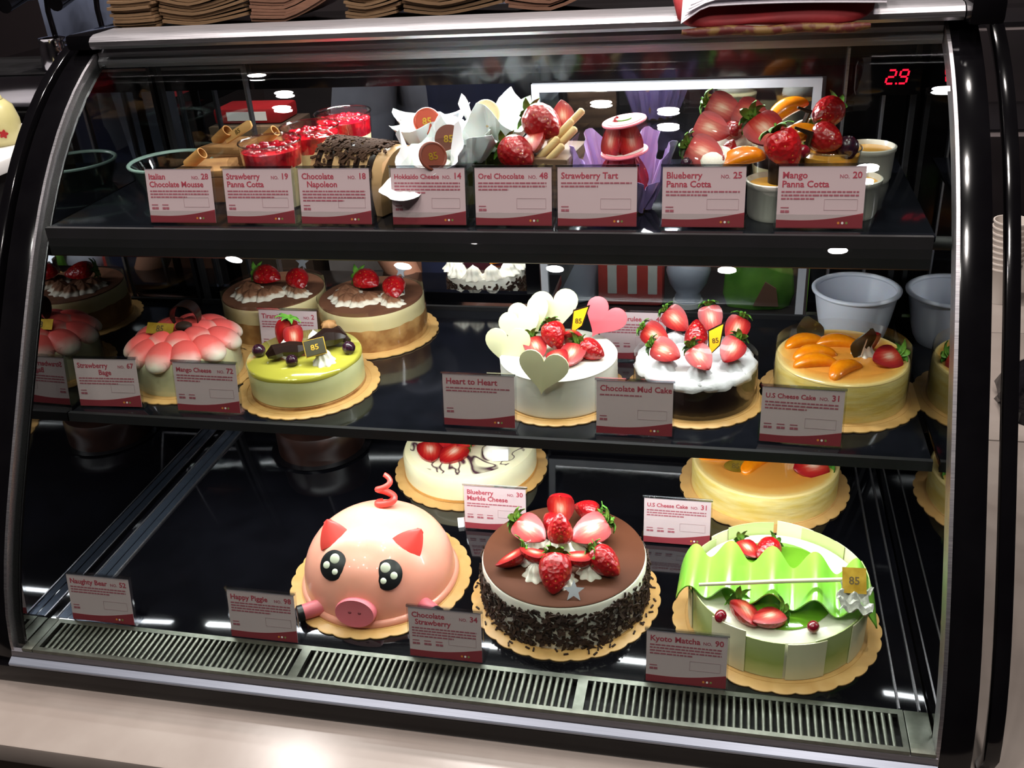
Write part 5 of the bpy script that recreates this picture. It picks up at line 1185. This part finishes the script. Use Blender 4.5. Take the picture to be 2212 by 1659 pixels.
# person working behind the case
def skin_obj(name, verts, edges, radii, mt, parent, root=0, sub=2):
    me = bpy.data.meshes.new(name); me.from_pydata(verts, edges, []); me.materials.append(mt)
    o = put(name, me, parent)
    md = o.modifiers.new('skin', 'SKIN'); md.use_smooth_shade = True
    for v, r in zip(me.skin_vertices[0].data, radii): v.radius = r if isinstance(r, tuple) else (r, r)
    me.skin_vertices[0].data[root].use_root = True
    s = o.modifiers.new('sub', 'SUBSURF'); s.levels = sub; s.render_levels = sub
    return o
M_skin = mat('skin', '#b07a62', 0.5, col2='#a56f58', nscale=20, sss=0.15)
M_shirt = mat('grey work shirt', '#6b6d7c', 0.85, col2='#5d5f6e', nscale=10, bump=0.4, bscale=14)
M_apron = mat('navy apron', '#161a33', 0.8, col2='#1b2040', nscale=14, bump=0.2, bscale=30)
M_hair = mat('dark hair', '#1a1210', 0.6); M_trou = mat('black trousers', '#15141a', 0.85); M_shoe = mat('black shoes', '#0d0c0d', 0.4)
pr = thing('person', 'person in grey shirt and navy apron standing behind the case', 'person', (-0.525, 1.81, 0), 0.95)
V = []; Ed = []; Rd = []
def jn(p, r, frm=None):
    V.append(p); Rd.append(r)
    if frm is not None: Ed.append((frm, len(V) - 1))
    return len(V) - 1
pel = jn((0, 0, 0.90), (0.13, 0.10)); ch = jn((0, 0.0, 1.12), (0.13, 0.095), pel); ct = jn((0, 0, 1.32), (0.14, 0.09), ch)
nk = jn((0, 0, 1.42), 0.052, ct); n2 = jn((0, -0.01, 1.47), 0.052, nk); hd = jn((0, -0.02, 1.56), (0.078, 0.095), n2); jn((0, -0.01, 1.65), (0.06, 0.07), hd)
nose = jn((0, -0.125, 1.545), 0.012, hd)
for s in (-1, 1):
    sh_ = jn((0.17 * s, 0, 1.355), 0.055, ct); el = jn((0.225 * s, 0.01 if s < 0 else 0.03, 1.09), 0.042, sh_); yb_ = -1 if s < 0 else -1.6
    wr = jn((0.19 * s if s < 0 else 0.10, 0.10 * yb_ if s < 0 else 0.15, 0.885), 0.028, el)
    pm = jn((0.18 * s if s < 0 else 0.06, -0.125 if s < 0 else 0.16, 0.83), (0.036, 0.018), wr)
    for k in range(4):
        bx = (0.18 - 0.026 + 0.0175 * k) * s; L = (0.030, 0.036, 0.034, 0.027)[k]
        o1 = 0.0 if s < 0 else -0.12; o2 = 0.0 if s < 0 else 0.29
        f1 = jn((bx + o1, -0.132 + o2, 0.79), 0.009, pm); f2 = jn((bx + o1, -0.142 + o2, 0.79 - L), 0.0085, f1); jn((bx + o1, -0.138 + o2, 0.79 - 1.8 * L), 0.007, f2)
    t1 = jn((0.145 * s + o1, -0.14 + o2, 0.835), 0.010, pm); jn((0.128 * s + o1, -0.152 + o2, 0.805), 0.009, t1)
    hp_ = jn((0.085 * s, 0, 0.84), 0.085, pel); kn = jn((0.095 * s, -0.01, 0.48), 0.058, hp_); an = jn((0.10 * s, 0.015, 0.09), 0.040, kn); jn((0.105 * s, -0.12, 0.04), 0.035, an)
skin_obj('body', V, Ed, Rd, M_skin, pr)
V = []; Ed = []; Rd = []
a = jn((0, 0, 0.88), (0.145, 0.115)); b = jn((0, 0, 1.12), (0.145, 0.108), a); c = jn((0, 0, 1.335), (0.152, 0.100), b); jn((0, 0, 1.40), (0.065, 0.06), c)
for s in (-1, 1):
    d = jn((0.175 * s, 0, 1.36), 0.068, c); e = jn((0.230 * s, 0.01, 1.10), 0.056, d); jn((0.222 * s if s < 0 else 0.19, -0.03 if s < 0 else 0.05, 1.015), 0.050, e)
skin_obj('shirt', V, Ed, Rd, M_shirt, pr)
V = []; Ed = []; Rd = []
a = jn((0, 0, 0.90), (0.15, 0.12))
for s in (-1, 1): d = jn((0.09 * s, 0, 0.82), 0.10, a); e = jn((0.097 * s, -0.01, 0.48), 0.072, d); jn((0.10 * s, 0.012, 0.10), 0.058, e)
skin_obj('trousers', V, Ed, Rd, M_trou, pr)
part('apron', MB().grid(lambda u, v: ((0.155 - 0.02 * v) * sin((u - 0.5) * 2.6) * 1.05, -0.012 - (0.128 - 0.006 * v) * cos((u - 0.5) * 2.6) + 0.004 * sin(30 * u), 0.52 + 0.80 * v), 24, 10, 0.003), M_apron, pr, smooth=80)
for s in (-1, 1):
    part('apron_strap', MB().tube([(0.10 * s, -0.095, 1.31), (0.095 * s, -0.07, 1.42), (0.07 * s, 0.02, 1.44), (0.09 * s, 0.10, 1.36)], 0.010, 8), M_apron, pr, smooth=70)
    part('shoe', MB().ell((0.103 * s, -0.05, 0.045), (0.05, 0.13, 0.045), 16, 10), M_shoe, pr, smooth=70)
    part('eye', MB().ell((0.033 * s, -0.108, 1.575), (0.013, 0.008, 0.008), 12, 8), M_eye, pr)
    part('ear', MB().ell((0.082 * s, -0.005, 1.565), (0.012, 0.02, 0.032), 12, 8), M_skin, pr, smooth=70)
part('mouth', MB().ell((0, -0.108, 1.50), (0.024, 0.008, 0.006), 14, 8), mat('lips', '#8a4a44', 0.5), pr)
part('hair', MB().ell((0, 0.01, 1.61), (0.092, 0.105, 0.085), 24, 14), M_hair, pr, smooth=80)

# espresso machine at the far left
M_chr = mat('chrome', '#b9b7bf', 0.12, 1.0, col2='#aaa8b2', nscale=5)
M_panel = mat('blue grey steel', '#8089a3', 0.4, 0.0, col2='#737c96', nscale=6)
t = thing('espresso_machine', 'steel espresso machine standing beyond the left end of the case', 'coffee machine', (-1.47, 2.05, 0.0))
part('stand', MB().box(-0.30, 0.24, 0.02, 0.40, 0.7005, 1.16), M_bc, t, bevel=0.004)
part('drip_tray', MB().box(-0.32, 0.25, -0.14, 0.40, 1.205, 1.275), M_chr, t, bevel=0.006)
part('tray_grid', MB().box(-0.30, 0.23, -0.13, 0.10, 1.276, 1.281), M_blackm, t, bevel=0.002)
part('tray_front', MB().box(-0.31, 0.24, -0.12, 0.38, 1.161, 1.204), M_black, t, bevel=0.004)
part('back_panel', MB().box(-0.11, 0.20, 0.05, 0.09, 1.30, 1.62), M_panel, t, bevel=0.006)
part('machine_top', MB().box(-0.32, 0.25, 0.06, 0.38, 1.622, 1.66), M_black, t, bevel=0.01)
for x in (-0.02, 0.10):
    gh = part('group_head', MB().lathe([(0.012, 1.43), (0.032, 1.43), (0.036, 1.445), (0.036, 1.50), (0.02, 1.52)], 28), M_black, t, loc=(x, -0.03, 0))
    part('filter_holder', MB().tube([(x, -0.05, 1.44), (x, -0.11, 1.435), (x + 0.01, -0.19, 1.425)], [0.018, 0.012, 0.016], 12), M_black, gh, loc=(-x, 0.03, 0))
    part('steam_wand', MB().tube([(x + 0.03, -0.06, 1.50), (x + 0.035, -0.09, 1.40), (x + 0.03, -0.08, 1.30)], 0.006, 8), M_black, t, smooth=70)
part('gauge_box', MB().box(-0.06, 0.07, -0.16, -0.10, 1.445, 1.51), M_black, t, bevel=0.012)
part('knob', MB().lathe([(0.005, 0), (0.022, 0), (0.024, 0.02), (0.018, 0.03), (0.005, 0.031)], 24), mat('dark blue knob', '#0d1a2c', 0.15, coat=0.6), t, M=frame_of((1, 0, 0), (0.2, -1, 0.1), (0.145, -0.10, 1.46)))
t = thing('metal_pitcher', 'shiny metal milk pitcher on the drip tray', 'pitcher', (-1.46, 1.955, 1.2815))
part('pitcher_body', MB().lathe([(0.01, 0), (0.034, 0), (0.036, 0.004), (0.031, 0.045), (0.028, 0.060), (0.030, 0.066), (0.027, 0.065), (0.026, 0.055), (0.01, 0.05)], 36), M_chr, t, smooth=50)
part('pitcher_handle', MB().tube([(0.030, 0, 0.055), (0.052, 0, 0.050), (0.052, 0, 0.022), (0.034, 0, 0.012)], 0.004, 8), M_chr, t, smooth=70)
# counter and flowered jar at the far left
t = thing('left_service_table', 'white topped table left of the case holding a flowered jar', 'table', (-1.52, 1.62, 0))
part('table_top', MB().box(-0.38, 0.20, -0.16, 0.22, 1.165, 1.190), M_white, t, bevel=0.004)
part('table_apron', MB().box(-0.36, 0.18, -0.14, 0.20, 1.10, 1.1645), M_blackm, t, bevel=0.003)
for x in (-0.35, 0.17):
    for y in (-0.13, 0.19): part('leg', MB().box(x - 0.015, x + 0.015, y - 0.015, y + 0.015, 0.7205 if y < -0.1 else 0.0, 1.0995), mat('blue steel leg', '#24344f', 0.4, 0.5), t, bevel=0.003)
t = thing('flowered_jar', 'cream jar painted with red flowers at the left edge', 'jar', (-1.412, 1.66, 1.1905))
M_jar = mat('cream glaze', '#c9c08a', 0.3, col2='#c2b980', coat=0.3)
part('jar_body', MB().lathe([(0.01, 0), (0.034, 0), (0.040, 0.010), (0.042, 0.045), (0.036, 0.072), (0.024, 0.084), (0.01, 0.085)], 36), M_jar, t, smooth=60)
part('jar_lid', MB().lathe([(0.005, 0.0851), (0.022, 0.0851), (0.020, 0.092), (0.006, 0.096), (0.007, 0.102), (0.002, 0.104)], 28), M_jar, t, smooth=60)
for a, z, r in ((-1.15, 0.045, 0.011), (-1.9, 0.030, 0.009), (-0.75, 0.025, 0.007), (-1.25, 0.022, 0.006)):
    n = Vector((cos(a), sin(a), 0)); part('painted_flower', MB().prism([(r * (1 + 0.25 * cos(5 * q)) * cos(q), r * (1 + 0.25 * cos(5 * q)) * sin(q)) for q in [2 * pi * i / 30 for i in range(30)]], -0.002, 0.0008), M_redp, t, M=frame_of((-n.y, n.x, 0), n, (n.x * 0.0425, n.y * 0.0425, z)))

# right side of the counter: cups, crumpled black bag, steel pans
M_cupw = mat('ribbed paper cup', '#cfc4bc', 0.5, col2='#c2b7ae', nscale=9)
t = thing('paper_cup_stack', 'stack of pale paper cups at the right edge', 'cups', (0.575, 2.10, 0.7205))
for k in range(9):
    part('paper_cup', MB().lathe([(0.01, 0), (0.026, 0), (0.034, 0.075), (0.0360, 0.077), (0.0360, 0.080), (0.033, 0.080), (0.025, 0.006), (0.01, 0.006)], 36), M_cupw, t, loc=(0, 0, 0.0125 * k), smooth=40)
M_bin = mat('black plastic film', '#0c0b0d', 0.2, col2='#17151a', nscale=20, bump=1.0, bscale=60, coat=0.3)
t = thing('black_plastic_bag', 'crumpled black plastic bag on the counter at the right', 'bag', (0.555, 1.62, 0.7205))
r = random.Random(4); ph = [r.uniform(0, 6) for _ in range(6)]
part('bag_body', MB().lathe([(0.02, 0), (0.075, 0.0), (0.085, 0.02), (0.070, 0.06), (0.045, 0.085), (0.01, 0.09)], 40, fn=lambda a, j, rr, z: 1 + 0.10 * sin(5 * a + ph[j]) + 0.06 * sin(11 * a + 2 * ph[j])), M_bin, t, smooth=25)
part('tied_end', MB().tube([(0, 0, 0.085), (0.01, -0.01, 0.105), (0.03, -0.01, 0.115)], [0.012, 0.008, 0.014], 7), M_bin, t, smooth=25)
t = thing('steel_rack', 'steel rack with pans behind the right end of the case', 'rack', (0.72, 2.62, 0))
for z in (0.98, 1.22, 1.46):
    part('rack_shelf', MB().box(-0.30, 0.35, -0.15, 0.15, z, z + 0.018), M_chr, t, bevel=0.003)
for x in (-0.29, 0.34):
    for y in (-0.14, 0.14): part('post', MB().tube([(x, y, 0), (x, y, 1.75)], 0.010, 10), M_chr, t)
t = thing('steel_pan', 'deep steel pan on the upper level of the rack', 'pan', (0.62, 2.60, 1.4785))
part('pan_body', MB().lathe([(0.02, 0), (0.10, 0), (0.11, 0.09), (0.118, 0.092), (0.118, 0.097), (0.107, 0.097), (0.097, 0.006), (0.02, 0.006)], 40), M_chr, t, smooth=40)
part('pan_handle', MB().tube([(-0.11, 0, 0.07), (-0.14, -0.01, 0.075), (-0.22, -0.02, 0.08)], 0.008, 8), M_chr, t)
t = thing('grey_cloth', 'grey folded cloth hanging over the steel pan', 'cloth', (0.64, 2.56, 1.5765))
part('cloth_body', MB().grid(lambda u, v: (-0.10 + 0.20 * u, -0.02 - 0.06 * v, 0.004 * sin(7 * u) - 0.0 * v + 0.06 * (1 - v)), 14, 8, 0.003), mat('grey cloth', '#7a7478', 0.8), t, smooth=60)
